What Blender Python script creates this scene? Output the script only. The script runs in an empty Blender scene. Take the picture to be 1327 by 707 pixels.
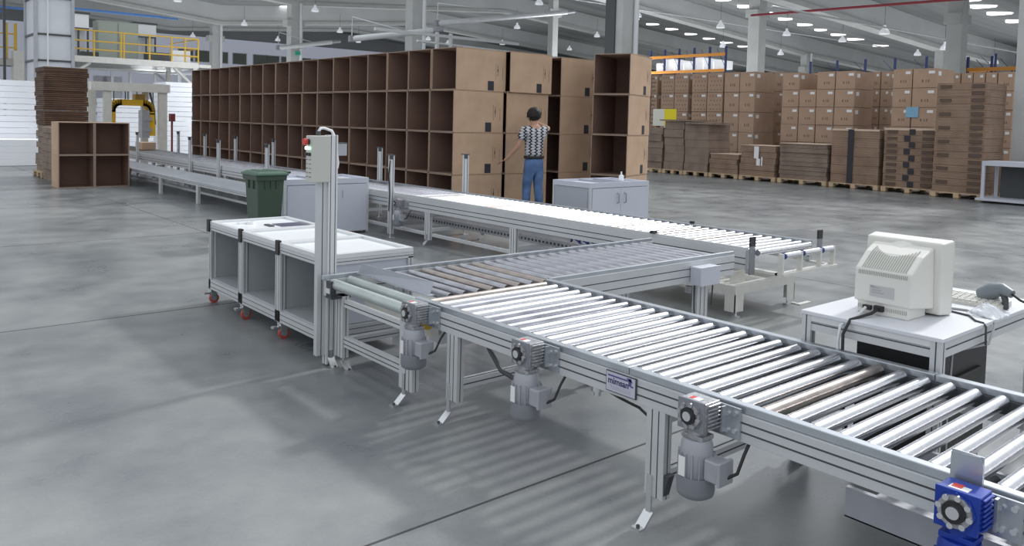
import bpy, math, random
from mathutils import Vector, Matrix
random.seed(7)
S = bpy.context.scene
COL = S.collection
PI = math.pi

# ------------------------------------------------------------------ materials
def mat(name, col, rough=0.5, metal=0.0, var=0.0, scale=6.0, bump=0.0, bscale=40.0, emit=None, estr=0.0, stretch=(1,1,1), alpha=1.0, spec=0.5):
    m = bpy.data.materials.new(name); m.use_nodes = True
    nt = m.node_tree; N = nt.nodes; L = nt.links
    p = N['Principled BSDF']
    p.inputs['Base Color'].default_value = (*col, 1)
    p.inputs['Roughness'].default_value = rough
    p.inputs['Metallic'].default_value = metal
    p.inputs['Specular IOR Level'].default_value = spec
    p.inputs['Alpha'].default_value = alpha
    if emit:
        p.inputs['Emission Color'].default_value = (*emit, 1)
        p.inputs['Emission Strength'].default_value = estr
    if var or bump:
        tc = N.new('ShaderNodeTexCoord'); mp = N.new('ShaderNodeMapping'); mp.inputs['Scale'].default_value = stretch
        L.new(tc.outputs['Object'], mp.inputs['Vector'])
    if var:
        nz = N.new('ShaderNodeTexNoise'); nz.inputs['Scale'].default_value = scale; nz.inputs['Detail'].default_value = 5
        L.new(mp.outputs[0], nz.inputs['Vector'])
        r = N.new('ShaderNodeMapRange'); r.inputs[1].default_value = .3; r.inputs[2].default_value = .7
        r.inputs[3].default_value = 1-var; r.inputs[4].default_value = 1+var
        L.new(nz.outputs[0], r.inputs[0])
        mx = N.new('ShaderNodeVectorMath'); mx.operation = 'SCALE'; mx.inputs[0].default_value = col
        L.new(r.outputs[0], mx.inputs['Scale']); L.new(mx.outputs[0], p.inputs['Base Color'])
    if bump:
        n2 = N.new('ShaderNodeTexNoise'); n2.inputs['Scale'].default_value = bscale
        L.new(mp.outputs[0], n2.inputs['Vector'])
        b = N.new('ShaderNodeBump'); b.inputs['Strength'].default_value = bump; b.inputs['Distance'].default_value = .01
        L.new(n2.outputs[0], b.inputs['Height']); L.new(b.outputs[0], p.inputs['Normal'])
    return m

def floor_mat():
    m = mat('polished_concrete', (.3,.32,.34), .3)
    nt = m.node_tree; N = nt.nodes; L = nt.links; p = N['Principled BSDF']
    tc = N.new('ShaderNodeTexCoord')
    def noise(sc, det, dist=0, rough=.6, stretch=(1,1,1)):
        mp = N.new('ShaderNodeMapping'); mp.inputs['Scale'].default_value = stretch
        L.new(tc.outputs['Object'], mp.inputs['Vector'])
        n = N.new('ShaderNodeTexNoise'); n.inputs['Scale'].default_value = sc; n.inputs['Detail'].default_value = det
        n.inputs['Distortion'].default_value = dist; n.inputs['Roughness'].default_value = rough
        L.new(mp.outputs[0], n.inputs['Vector']); return n.outputs[0]
    a = noise(.4, 4, 0, .55); b = noise(1.7, 7, 0, .62); c = noise(60, 3)
    def madd(x, k, y=None, add=0.0):
        q = N.new('ShaderNodeMath'); q.operation = 'MULTIPLY_ADD'; q.inputs[1].default_value = k
        L.new(x, q.inputs[0])
        if y is not None: L.new(y, q.inputs[2])
        else: q.inputs[2].default_value = add
        return q.outputs[0]
    t = madd(a, .55, madd(b, .50, madd(c, .10, None, -.08)))
    r = N.new('ShaderNodeValToRGB')
    e = r.color_ramp.elements; e[0].position = .38; e[0].color = (.15,.163,.175,1); e[1].position = .66; e[1].color = (.33,.34,.335,1)
    L.new(t, r.inputs[0]); L.new(r.outputs[0], p.inputs['Base Color'])
    rr = N.new('ShaderNodeMapRange'); rr.inputs[1].default_value = .35; rr.inputs[2].default_value = .65; rr.inputs[3].default_value = .27; rr.inputs[4].default_value = .36
    L.new(b, rr.inputs[0]); L.new(rr.outputs[0], p.inputs['Roughness'])
    bp = N.new('ShaderNodeBump'); bp.inputs['Strength'].default_value = .008; bp.inputs['Distance'].default_value = .02
    L.new(b, bp.inputs['Height']); L.new(bp.outputs[0], p.inputs['Normal'])
    return m

def layered(name, c1, c2, scale, rough=.85):
    """horizontal layer lines (edges of stacked sheets) from a wave along Z"""
    m = mat(name, c1, rough)
    nt = m.node_tree; N = nt.nodes; L = nt.links; p = N['Principled BSDF']
    tc = N.new('ShaderNodeTexCoord')
    w = N.new('ShaderNodeTexWave'); w.bands_direction = 'Z'; w.inputs['Scale'].default_value = scale; w.inputs['Distortion'].default_value = 1.2
    w.inputs['Detail'].default_value = 2; w.inputs['Detail Scale'].default_value = 1.5
    L.new(tc.outputs['Object'], w.inputs['Vector'])
    n = N.new('ShaderNodeTexNoise'); n.inputs['Scale'].default_value = 3; L.new(tc.outputs['Object'], n.inputs['Vector'])
    a = N.new('ShaderNodeMath'); a.operation = 'MULTIPLY'; L.new(w.outputs['Fac'], a.inputs[0]); L.new(n.outputs[0], a.inputs[1])
    r = N.new('ShaderNodeValToRGB'); e = r.color_ramp.elements
    e[0].position = .1; e[0].color = (*c2,1); e[1].position = .5; e[1].color = (*c1,1)
    L.new(a.outputs[0], r.inputs[0]); L.new(r.outputs[0], p.inputs['Base Color'])
    return m

ALU = mat('anodised_aluminium', (.62,.635,.65), .45, .25, .05, 3)
ALUL = mat('light_aluminium', (.72,.735,.75), .4, .25, .04, 3)
SLOT = mat('slot_shadow', (.07,.072,.08), .8)
ZINC = mat('zinc_channel', (.50,.53,.57), .3, .7, .08, 8)
CHROME = mat('chrome_roller', (.70,.70,.73), .22, 1.0, .05, 12, stretch=(6,6,1))
WORN = mat('worn_roller', (.44,.39,.36), .28, 1.0, .22, 9)
MATTE = mat('pale_green_roller', (.52,.57,.56), .4, .5, .08, 6)
DULL = mat('dull_steel_roller', (.46,.46,.50), .2, 1.0, .25, 7)
BLK = mat('black_plastic', (.02,.02,.022), .5)
DRK = mat('dark_steel', (.08,.085,.09), .5, .3)
GREYP = mat('motor_grey', (.43,.44,.48), .45, .3, .06, 10)
GREYD = mat('motor_dark_grey', (.26,.27,.30), .5, .2, .06, 10)
CAST = mat('cast_aluminium', (.42,.42,.44), .38, .6, .3, 60)
BLUE = mat('blue_paint', (.01,.045,.36), .35, .1, .12, 20)
RED = mat('red_label', (.65,.05,.04), .5)
WHT = mat('white_label', (.85,.85,.86), .5)
STEEL = mat('bolt_steel', (.75,.76,.78), .25, .9)
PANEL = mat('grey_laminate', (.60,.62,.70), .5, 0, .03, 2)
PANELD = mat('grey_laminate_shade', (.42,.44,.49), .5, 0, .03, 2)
PLATE = mat('pale_sheet_top', (.42,.44,.48), .4, .1, .05, 3)
WTOP = mat('white_worktop', (.88,.90,.92), .3)
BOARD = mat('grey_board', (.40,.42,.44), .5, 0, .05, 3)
CREAM = mat('cream_paint', (.70,.69,.64), .45, 0, .06, 8)
BEIGE = mat('computer_beige', (.74,.73,.68), .45)
BEIGED = mat('computer_beige_vent', (.36,.36,.33), .6)
CTRL = mat('cabinet_enamel', (.58,.58,.54), .45)
CARD = mat('cardboard', (.56,.385,.26), .85, 0, .10, 3, .1, 60)
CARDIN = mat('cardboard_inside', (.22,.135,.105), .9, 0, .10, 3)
CARDE = mat('cardboard_edge', (.36,.27,.21), .9)
CARDB = mat('carton_brown', (.46,.315,.225), .85, 0, .08, 2)
CARDF = mat('carton_side', (.38,.25,.165), .85, 0, .08, 2)
INK = mat('printed_ink', (.035,.035,.045), .7)
INKL = mat('faint_ink', (.24,.15,.10), .8)
FLAT = layered('flattened_cartons', (.40,.275,.195), (.20,.13,.09), 9)
FLAT2 = layered('flattened_cartons_grey', (.38,.29,.23), (.17,.125,.10), 12)
FAINT = mat('faint_print', (.13,.09,.07), .9)
FLATD = layered('flattened_cartons_dark', (.17,.095,.06), (.05,.028,.02), 7)
PALE = mat('pale_board_top', (.68,.52,.40), .85, 0, .05, 3)
WOOD = mat('pallet_wood', (.56,.42,.27), .8, 0, .2, 6)
WOODD = mat('pallet_wood_dark', (.22,.15,.09), .8)
FOAM = mat('white_foam', (.86,.88,.92), .7, 0, .03, 2, emit=(.9,.93,1), estr=.10)  # faint emission brightens the slabs; the foam itself is no light source
SACK = mat('white_wrap', (.85,.87,.9), .4, 0, .1, 6, emit=(.9,.95,1), estr=.35)  # self-glow added so the wrapped loads look whiter
GREEN = mat('green_bin_plastic', (.045,.075,.052), .45, 0, .1, 5)
GREENL = mat('green_lid_plastic', (.06,.125,.085), .4)
REDW = mat('red_wheel', (.55,.07,.05), .5)
YEL = mat('yellow_paint', (.75,.46,.02), .45)
YELR = mat('yellow_railing', (.70,.45,.07), .5)
ORANGE = mat('orange_rack', (.75,.30,.04), .5)
RBLUE = mat('blue_rack', (.03,.045,.16), .5)
CONC = mat('precast_concrete', (.50,.51,.50), .8, 0, .06, 1.5)
CONCD = mat('precast_concrete_beam', (.60,.61,.61), .85, 0, .06, .6)
ROOF = mat('roof_deck', (.27,.28,.28), .85, 0, .25, .35, stretch=(.25,3,1))
PVC = mat('white_downpipe', (.72,.74,.76), .4)
WALLW = mat('white_wall_paint', (.70,.73,.84), .8, emit=(.7,.74,.88), estr=.22)  # painted wall given a weak glow in place of real light on it
WALLG = mat('grey_wall_cladding', (.38,.39,.40), .8, 0, .05, .5)
GLASSD = mat('window_glass', (.22,.25,.22), .15)
SKYL = mat('skylight_glow', (1,1,1), .5, emit=(1,1,1), estr=2.0)
POLY = mat('milky_panel', (.66,.68,.72), .4, 0, .08, .8)
LAMPM = mat('lamp_aluminium', (.8,.82,.86), .3, .6, emit=(.9,.95,1), estr=.35)
SKIN = mat('skin', (.50,.29,.20), .6)
HAIR = mat('black_hair', (.012,.010,.010), .7)
JEANS = mat('blue_denim', (.10,.18,.36), .85, 0, .4, 5)
REDP = mat('red_pipe', (.40,.06,.08), .5)
YBOARD = mat('yellow_board', (.85,.72,.02), .6)
WBOARD = mat('white_board', (.75,.75,.66), .6)
BLUEC = mat('blue_cable', (.03,.06,.25), .5)
CABLE = mat('grey_cable', (.45,.46,.48), .6)
SCAN = mat('scanner_grey', (.20,.23,.25), .4)
LBLUE = mat('pale_blue_paper', (.25,.48,.68), .7)
CLEAR = mat('crumpled_clear_film', (.85,.88,.92), .15, 0, 0, alpha=.6)
GRN = mat('green_sign', (.02,.40,.25), .5)
LEDG = mat('lit_green_button', (.2,.9,.4), .4, emit=(.5,1,.6), estr=1.5)
LEDW = mat('lit_white_button', (1,1,1), .4, emit=(1,1,1), estr=2)

def shirt_mat():
    m = mat('striped_knit', (.7,.7,.72), .9)
    nt = m.node_tree; N = nt.nodes; L = nt.links; p = N['Principled BSDF']
    tc = N.new('ShaderNodeTexCoord'); sp = N.new('ShaderNodeSeparateXYZ'); L.new(tc.outputs['Object'], sp.inputs[0])
    def m_(op, a, b=None):
        q = N.new('ShaderNodeMath'); q.operation = op
        for i, x in enumerate((a, b)):
            if x is None: continue
            if isinstance(x, (int, float)): q.inputs[i].default_value = x
            else: L.new(x, q.inputs[i])
        return q.outputs[0]
    s = m_('ADD', m_('MULTIPLY', sp.outputs[0], .8), m_('MULTIPLY', sp.outputs[1], -.6))
    zz = m_('MULTIPLY', m_('SINE', m_('MULTIPLY', sp.outputs[2], 120.0)), .016)
    u = m_('ADD', s, zz)
    st = m_('SINE', m_('MULTIPLY', u, 2*PI/.095))
    dark = m_('GREATER_THAN', st, .45)
    h = m_('SINE', m_('MULTIPLY', sp.outputs[2], 150.0))
    grey = m_('GREATER_THAN', h, .3)
    mx = N.new('ShaderNodeMix'); mx.data_type = 'RGBA'; L.new(grey, mx.inputs[0]); mx.inputs[6].default_value = (.62,.62,.65,1); mx.inputs[7].default_value = (.36,.36,.40,1)
    mx2 = N.new('ShaderNodeMix'); mx2.data_type = 'RGBA'; L.new(dark, mx2.inputs[0]); L.new(mx.outputs[2], mx2.inputs[6]); mx2.inputs[7].default_value = (.02,.02,.025,1)
    L.new(mx2.outputs[2], p.inputs['Base Color'])
    return m
SHIRT = shirt_mat()

# ------------------------------------------------------------------ geometry
class B:
    def __init__(s): s.v = []; s.f = []; s.m = []; s.s = []
    def add(s, vs, fs, m=0, smooth=False):
        o = len(s.v); s.v += [tuple(v) for v in vs]
        for f in fs: s.f.append(tuple(i+o for i in f)); s.m.append(m); s.s.append(smooth)
    def box(s, x0, x1, y0, y1, z0, z1, m=0, M=None):
        vs = [(x, y, z) for z in (z0, z1) for y in (y0, y1) for x in (x0, x1)]
        if M: vs = [M @ Vector(v) for v in vs]
        s.add(vs, [(0,2,3,1),(4,5,7,6),(0,1,5,4),(2,6,7,3),(0,4,6,2),(1,3,7,5)], m); return s
    def cbox(s, c, d, m=0, R=None):
        M = Matrix.Translation(c) @ (R.to_4x4() if R else Matrix())
        return s.box(-d[0]/2, d[0]/2, -d[1]/2, d[1]/2, -d[2]/2, d[2]/2, m, M)
    def cyl(s, p0, p1, r, n=16, m=0, r1=None, cap=True):
        p0 = Vector(p0); p1 = Vector(p1); r1 = r if r1 is None else r1
        d = (p1-p0).normalized(); a = d.orthogonal().normalized(); b = d.cross(a)
        vs = []
        for p, q in ((p0, r), (p1, r1)):
            for i in range(n):
                t = 2*PI*i/n; vs.append(p + (a*math.cos(t)+b*math.sin(t))*q)
        s.add(vs, [(i, (i+1) % n, n+(i+1) % n, n+i) for i in range(n)], m, True)
        if cap: s.add(vs, [tuple(range(n))[::-1], tuple(range(n, 2*n))], m)
        return s
    def tube(s, pts, r, n=8, m=0):
        pts = [Vector(p) for p in pts]; rings = []
        a = None
        for i, p in enumerate(pts):
            d = (pts[min(i+1, len(pts)-1)]-pts[max(i-1, 0)]).normalized()
            a = d.orthogonal().normalized() if a is None else (a-d*a.dot(d)).normalized()
            b = d.cross(a); rr = r[i] if isinstance(r, (list, tuple)) else r
            rings += [p+(a*math.cos(2*PI*k/n)+b*math.sin(2*PI*k/n))*rr for k in range(n)]
        fs = []
        for i in range(len(pts)-1):
            fs += [(i*n+k, i*n+(k+1) % n, (i+1)*n+(k+1) % n, (i+1)*n+k) for k in range(n)]
        s.add(rings, fs, m, True)
        s.add(rings, [tuple(range(n))[::-1], tuple(range((len(pts)-1)*n, len(pts)*n))], m)
        return s
    def lathe(s, c, prof, n=24, m=0, axis='Z'):
        vs = []
        for (r, h) in prof:
            for i in range(n):
                t = 2*PI*i/n; x, y = r*math.cos(t), r*math.sin(t)
                vs.append(Vector(c)+Vector({'Z': (x, y, h), 'X': (h, x, y), 'Y': (x, h, y)}[axis]))
        fs = []
        for j in range(len(prof)-1):
            fs += [(j*n+i, j*n+(i+1) % n, (j+1)*n+(i+1) % n, (j+1)*n+i) for i in range(n)]
        s.add(vs, fs, m, True)
        s.add(vs, [tuple(range(n))[::-1], tuple(range((len(prof)-1)*n, len(prof)*n))], m)
        return s
    def prism(s, poly, axis, a, b, m=0):
        n = len(poly)
        def P(u, v, h): return {'X': (h, u, v), 'Y': (u, h, v), 'Z': (u, v, h)}[axis]
        vs = [P(u, v, a) for u, v in poly]+[P(u, v, b) for u, v in poly]
        s.add(vs, [tuple(range(n))[::-1], tuple(range(n, 2*n))]+[(i, (i+1) % n, n+(i+1) % n, n+i) for i in range(n)], m); return s
    def quad(s, a, b, c, d, m=0): s.add([a, b, c, d], [(0,1,2,3)], m); return s
    def build(s, name, mats, parent=None, bevel=0, local=False):
        me = bpy.data.meshes.new(name)
        off = Vector((0,0,0))
        if parent and not local:
            p = parent
            while p: off += p.location; p = p.parent
        vs = [(v[0]-off.x, v[1]-off.y, v[2]-off.z) for v in s.v] if not local else s.v
        me.from_pydata(vs, [], s.f)
        mats = mats if isinstance(mats, (list, tuple)) else [mats]
        for m in mats: me.materials.append(m)
        me.polygons.foreach_set('material_index', s.m)
        me.polygons.foreach_set('use_smooth', s.s)
        me.update()
        import bmesh
        bm = bmesh.new(); bm.from_mesh(me); bmesh.ops.recalc_face_normals(bm, faces=bm.faces); bm.to_mesh(me); bm.free()
        o = bpy.data.objects.new(name, me); COL.objects.link(o)
        if parent: o.parent = parent
        if bevel:
            md = o.modifiers.new('bevel', 'BEVEL'); md.width = bevel; md.segments = 2; md.limit_method = 'ANGLE'; md.angle_limit = math.radians(40)
        return o

def tag(o, label, cat, group=None, kind=None):
    o['label'] = label; o['category'] = cat
    if group: o['group'] = group
    if kind: o['kind'] = kind
    return o
def thing(name, label, cat, loc=(0,0,0), rz=0, group=None):
    o = bpy.data.objects.new(name, None); COL.objects.link(o); o.location = loc; o.rotation_euler = (0,0,rz); o.empty_display_size = .1
    return tag(o, label, cat, group)
def struct(name, b, m, parent=None, **k):
    o = b.build(name, m, parent, **k)
    if not parent: o['kind'] = 'structure'
    return o
def dup(root, loc, rz=None, label=None, group=None):
    r = root.copy(); COL.objects.link(r); r.location = loc
    if rz is not None: r.rotation_euler = (0,0,rz)
    if label: r['label'] = label
    if group: r['group'] = group
    for ch in list(root.children):
        c = ch.copy(); COL.objects.link(c); c.parent = r
        for g in ch.children:
            d = g.copy(); COL.objects.link(d); d.parent = c
    return r
ORD = ['first','second','third','fourth','fifth','sixth','seventh','eighth','ninth','tenth','eleventh','twelfth','thirteenth','fourteenth','fifteenth','sixteenth','seventeenth','eighteenth','nineteenth','twentieth']

def prof(b, x0, x1, y0, y1, z0, z1, slots, w=.009):
    """aluminium section: body (slot 0) with dark T-slot lines (slot 1). slots: list of (face, axis, pos)"""
    b.box(x0, x1, y0, y1, z0, z1, 0)
    e = .0012
    for face, ax, pos in slots:
        X = [x0, x1]; Y = [y0, y1]; Z = [z0, z1]; A = {'x': X, 'y': Y, 'z': Z}
        k = face[1]; v = A[k][0 if face[0] == '-' else 1]
        A[k][0], A[k][1] = v-e, v+e
        A[ax][0], A[ax][1] = pos-w*.36, pos+w*.36
        b.box(X[0], X[1], Y[0], Y[1], Z[0], Z[1], 1)
    return b

# ------------------------------------------------------------------ setting
floor_b = B().box(-6, 95, -8, 86, -.2, 0)
struct('floor', floor_b, floor_mat())
jb = B()
for y in (2.48, 6.46, 10.5, 14.5, 18.6, 22.6, 26.6, 30.6): jb.box(-6, 60, y-.006, y+.006, 0, .0008)
for x in (-.2, 3.72, 7.67, 11.6, 15.5, 19.5): jb.box(x-.006, x+.006, -8, 60, 0, .0008)
struct('floor_joints', jb, mat('joint_filler', (.07,.07,.075), .8))

# back wall with ribbon windows
wb = B().box(5, 60, 80, 80.3, 0, 9.0, 0).box(-6, 5, 80, 80.3, 0, 9, 0)
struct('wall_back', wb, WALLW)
struct('wall_right', B().box(94.6, 95, -8, 80, 0, 12), WALLG)
struct('wall_back_right', B().box(60, 95, 80, 80.3, 0, 9), WALLG)
struct('wall_back_upper', B().box(-6, 95, 79.9, 80.4, 9.0, 14), WALLG)
wx = [25.6, 27.2, 29.0, 30.9, 33.0, 34.4, 36.0, 38.0, 39.6, 41.2, 42.8, 44.4]
for i, x in enumerate(wx):
    w = B().box(x, x+1.35, 79.9, 79.99, 6.6, 7.65)
    o = struct('window_%d' % (i+1), w, GLASSD)
    fr = B()
    for a in ((x-.06, x, 6.54, 7.71), (x+1.35, x+1.41, 6.54, 7.71), (x, x+1.35, 6.54, 6.6), (x, x+1.35, 7.65, 7.71)): fr.box(a[0], a[1], 79.86, 79.98, a[2], a[3])
    fr.build('window_frame', PVC, o)

# roof beams: (Y, [(X, z underside)...])
BE = [(69.0, [(-6,8.2),(8,9.1),(21.5,8.3),(38,9.7),(60,8.2),(94,6.6)]),
      (58.0, [(-6,8.2),(8,9.2),(21.5,7.95),(38,9.5),(60,8.1),(94,6.6)]),
      (46.0, [(-6,8.2),(8,9.3),(21.5,8.2),(38,9.5),(60,8.0),(94,6.4)]),
      (32.5, [(21.0,8.9),(30,8.9),(36.3,8.52),(56,7.08),(94,5.5)]),
      (19.1, [(22.5,7.3),(30.6,6.95),(47.2,6.1),(94,4.9)])]
for Y, ps in BE:
    b = B()
    for (xa, za), (xb, zb) in zip(ps, ps[1:]):
        b.add([(xa,Y-.2,za),(xb,Y-.2,zb),(xb,Y+.2,zb),(xa,Y+.2,za),(xa,Y-.2,za+1.45),(xb,Y-.2,zb+1.45),(xb,Y+.2,zb+1.45),(xa,Y+.2,za+1.45)],
              [(0,1,2,3),(4,5,6,7),(0,1,5,4),(3,2,6,7),(0,3,7,4),(1,2,6,5)])
        b.add([(xa,Y-.34,za-.02),(xb,Y-.34,zb-.02),(xb,Y+.34,zb-.02),(xa,Y+.34,za-.02),(xa,Y-.34,za+.2),(xb,Y-.34,zb+.2),(xb,Y+.34,zb+.2),(xa,Y+.34,za+.2)],
              [(0,1,2,3),(4,5,6,7),(0,1,5,4),(3,2,6,7),(0,3,7,4),(1,2,6,5)], 1)
    struct('roof_beam', b, [CONCD, CONC])
def interp(ps, x):
    if x <= ps[0][0]: return ps[0][1]
    for (a, za), (c, zc) in zip(ps, ps[1:]):
        if x <= c: return za+(zc-za)*(x-a)/(c-a)
    return ps[-1][1]
ROWS = [(80.0, BE[0][1]), (69.0, BE[0][1]), (58.0, BE[1][1]), (46.0, BE[2][1]), (32.5, BE[3][1]), (19.1, BE[4][1]), (6.0, [(x, z-1.35) for x, z in BE[4][1]])]
def roofz(x, y):
    for (ya, pa), (yb, pb) in zip(ROWS, ROWS[1:]):
        if y >= yb: 
            t = (y-yb)/(ya-yb); t = min(max(t, 0), 1)
            return interp(pb, x)*(1-t)+interp(pa, x)*t + 1.35
    return interp(ROWS[-1][1], x)+1.35
rb = B()
xs = [-6,1,8,15,21.5,26,30,34,38,42,46,50,55,60,70,80,94.6]
ys = [6,12.5,19.1,25.8,32.5,39,46,52,58,63.5,69,75,80]
for i in range(len(xs)-1):
    for j in range(len(ys)-1):
        x0, x1, y0, y1 = xs[i], xs[i+1], ys[j], ys[j+1]
        if x0 < 21.5 and y0 < 32: continue
        if x0 < 26 and y0 < 19: continue
        z = [roofz(x0,y0), roofz(x1,y0), roofz(x1,y1), roofz(x0,y1)]
        rb.add([(x0,y0,z[0]),(x1,y0,z[1]),(x1,y1,z[2]),(x0,y1,z[3]),(x0,y0,z[0]+.15),(x1,y0,z[1]+.15),(x1,y1,z[2]+.15),(x0,y1,z[3]+.15)],
               [(0,1,2,3),(4,5,6,7),(0,1,5,4),(3,2,6,7),(0,3,7,4),(1,2,6,5)])
struct('ceiling', rb, ROOF)
pu = B()   # roof purlins
for j in range(len(BE)-1):
    pass
sk = [('Y', 38.3, (41.4,43.5,45.7,47.9,50.2,52.5,54.8,57.2)), ('Y', 25.5, (34.1,36.2,38.2,40.3,42.3,44.4,46.4,48.4,50.5,54)), ('Y', 12.8, (29.7,31.1,32.6,34.4,36,37.8,40)), ('Y', 52, (23.5,)), ('Y', 31, (60,63,66,70))]
for _, y, xx in sk:
    yk = y
    for n, x in enumerate(xx):
        y = yk*1.115; x = x*1.115
        b = B(); k = 14
        rx, ry = (.36, .60)
        b.add([(x+rx*math.copysign(abs(math.cos(t))**.6, math.cos(t)), y+ry*math.copysign(abs(math.sin(t))**.6, math.sin(t)), roofz(x, y)-.05) for t in [2*PI*q/k for q in range(k)]]
              + [(x+rx*math.copysign(abs(math.cos(t))**.6, math.cos(t)), y+ry*math.copysign(abs(math.sin(t))**.6, math.sin(t)), roofz(x, y)+.25) for t in [2*PI*q/k for q in range(k)]],
              [tuple(range(k)), tuple(range(k, 2*k))]+[(q, (q+1) % k, k+(q+1) % k, k+q) for q in range(k)])
        o = b.build('skylight', SKYL)
        tag(o, 'bright roof skylight in the row %s' % {38.3: 'over the orange racking, deep in the hall', 25.5: 'behind the middle concrete column', 12.8: 'above the right-hand carton stacks', 52: 'near the left columns', 31: 'farthest down the hall'}[yk], 'skylight', 'skylights %s' % {38.3: 'of the left run', 25.5: 'of the middle run', 12.8: 'of the right run', 52: 'near the left columns', 31: 'of the far run'}[yk])

def column(x, y, w, h, pipe=True, dark=False):
    b = B().box(x-w/2, x+w/2, y-w/2, y+w/2, 0, h)
    o = struct('column', b, CONC)
    if pipe:
        B().cyl((x+w/2-.02, y-w/2-.09, 0), (x+w/2-.02, y-w/2-.09, h), .09, 14).build('downpipe', PVC, o)
    if dark:
        B().box(x-w/2-.06, x-w/2+.02, y+.02, y+w/2+.16, 0, h).build('cable_duct', DRK, o)
    if h > 7 and not dark:
        B().box(x-w/2-.25, x+w/2+.25, y-w/2-.02, y+w/2+.02, h-1.4, h-1.0).build('corbel', CONC, o)
    return o
column(21.5, 59.0, .62, 8.2); column(21.5, 46.0, .62, 8.3); column(21.5, 32.8, .62, 9)
column(21.5, 19.45, .62, 9.3, True, True); column(21.5, 6.5, .62, 7)
column(39.4, 25.6, .70, 9.0, False); column(33.3, 12.8, .56, 7.1, False)
column(56.3, 32.3, .5, 7.2); column(47.6, 19.1, .45, 6.3); column(60, 46, .45, 8.2); column(30.8, 33, .4, 8.8, False)

# pendant lamps
LP = [(13.6,42.6,7.2),(20.2,50.4,7.2),(20.7,61.4,7.2),(26.1,58.6,7.2),(20.1,40.4,7.2),(26.2,49.0,7.2),(30.6,54.3,7.2),(26.2,39.1,7.2),(32.8,48.2,7.2),(35.8,50.0,7.2),(26.2,29.1,7.2),(32.1,37.6,7.2),(38.2,46.4,7.2),(44.2,45.4,7.2),(38.5,37.0,7.2),(32.6,28.4,7.2),(32.2,22.9,6.2),(36.8,22.2,6.2),(41.1,21.5,6.2),(32.2,15.1,5.4),(37.8,15.0,5.2),(47.7,20.4,5.9),(42.8,14.7,4.9),(40.1,28.3,6.2),(46.3,28.3,6.2)]
lamp0 = None
for (x, y, z) in LP:
    if z < 7.2 and z != 6.2:   # stays on the sight line of the low roof
        pass
    if lamp0 is None:
        lamp0 = thing('pendant_lamp', 'bell-shaped aluminium pendant lamp hanging from the hall roof', 'lamp', (x, y, z), 0, 'high-bay pendant lamps')
        B().lathe((0,0,0), [(.20,0),(.195,.05),(.17,.13),(.11,.20),(.06,.25),(.055,.34),(.02,.36)], 20).build('lamp_shade', LAMPM, lamp0, local=True)
        B().cyl((0,0,.35),(0,0,1.2),.008,6).build('cord', DRK, lamp0, local=True)
        l = lamp0
    else: l = dup(lamp0, (x, y, z))
for (a, b_) in (((22,27,7.25),(58,27,7.5)), ((22.3,14,5.3),(60,14,5.6))):
    tag(B().tube([a, b_], .035, 6).build('conduit', ALU), 'long thin conduit run under the roof carrying the pendant lamps, %s' % ('left run' if a[1] > 20 else 'right run'), 'pipe', 'lamp conduits')
tag(B().tube([(30,19.8,6.3),(30,10.5,6.15)], .05, 8).build('fire_pipe', REDP), 'thin red pipe running under the roof at the upper right', 'pipe')

# jib / monorail arms
def jib(p, q, label):
    t = thing('lifting_arm', label, 'crane arm', p, 0, 'tubular lifting arms under the roof')
    p = Vector(p); q = Vector(q)
    B().tube([p, q], .13, 12).build('boom', ALUL, t)
    B().cyl(q, q+(q-p).normalized()*.6, .09, 10).build('hose_end', GREYP, t)
    B().tube([p, p+Vector((0,0,.9)), q*.6+p*.4+Vector((0,0,.15))], .03, 6).build('stay', ALU, t)
    B().box(p.x-.12, p.x+.06, p.y-.1, p.y+.1, p.z-.13, p.z+.13).build('pivot', GREYD, t)
jib((20.9,30,5.85), (28.9,30,7.2), 'long chrome tubular arm left of the dark-striped column')
jib((16.6,30,4.8), (20.6,30,5.5), 'short grey tubular arm ending behind the third column')
jib((20.1,45,5.5), (23.5,45,6.1), 'faint far tubular arm by the green exit sign')
B2 = B()
ls = thing('lattice_stand', 'light steel lattice stand under the tubular arms above the long box wall', 'stand', (19.5, 28, 0))
for (x, y) in ((19.5,28),(20.2,28)): B().box(x-.06, x+.06, y-.06, y+.06, 0, 5.2).build('upright', ALU, ls)
B().box(16.5, 24, 27.95, 28.05, 5.0, 5.12).build('crossbar', ALU, ls); B().tube([(18.5,28,4.75),(26.5,28,4.62)], .05, 6).build('brace', ALUL, ls)
tag(B().box(21.4, 21.7, 45.5, 45.55, 5.2, 5.42).box(21.0, 22.1, 45.5, 45.55, 5.55, 5.6, 1).build('exit_sign', [GRN, ALU]), 'small green and white exit sign beside the second column', 'sign')

# ------------------------------------------------------------------ conveyors
def rollers_x(root, x0, x1, ys, z, r, pick, name='roller'):
    base = {}
    for i, y in enumerate(ys):
        m = pick(i)
        k = m.name
        if k not in base:
            b = B().cyl((x0, 0, 0), (x1, 0, 0), r, 20).cyl((x0-.02,0,0),(x1+.02,0,0), .008, 8)
            base[k] = b.build(name, m, root, local=True); o = base[k]
        else:
            o = base[k].copy(); COL.objects.link(o); o.parent = root
        o.location = (-root.location.x, y-root.location.y, z)
def near_rail(b, x0, x1, y0, y1, zt=.58, zb=.455, out='-x'):
    # T-slotted side beam with a zinc channel on top; out = outer face
    prof(b, x0, x1, y0, y1, zb, zt-.028, [('-x','z',zb+.035),('-x','z',zb+.068),('+x','z',zb+.035)])
def chan(b, x0, x1, y0, y1, zt, ax='y', outer='-'):
    # thin folded channel: top flange + upright
    b.box(x0, x1, y0, y1, zt-.028, zt)

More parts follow.
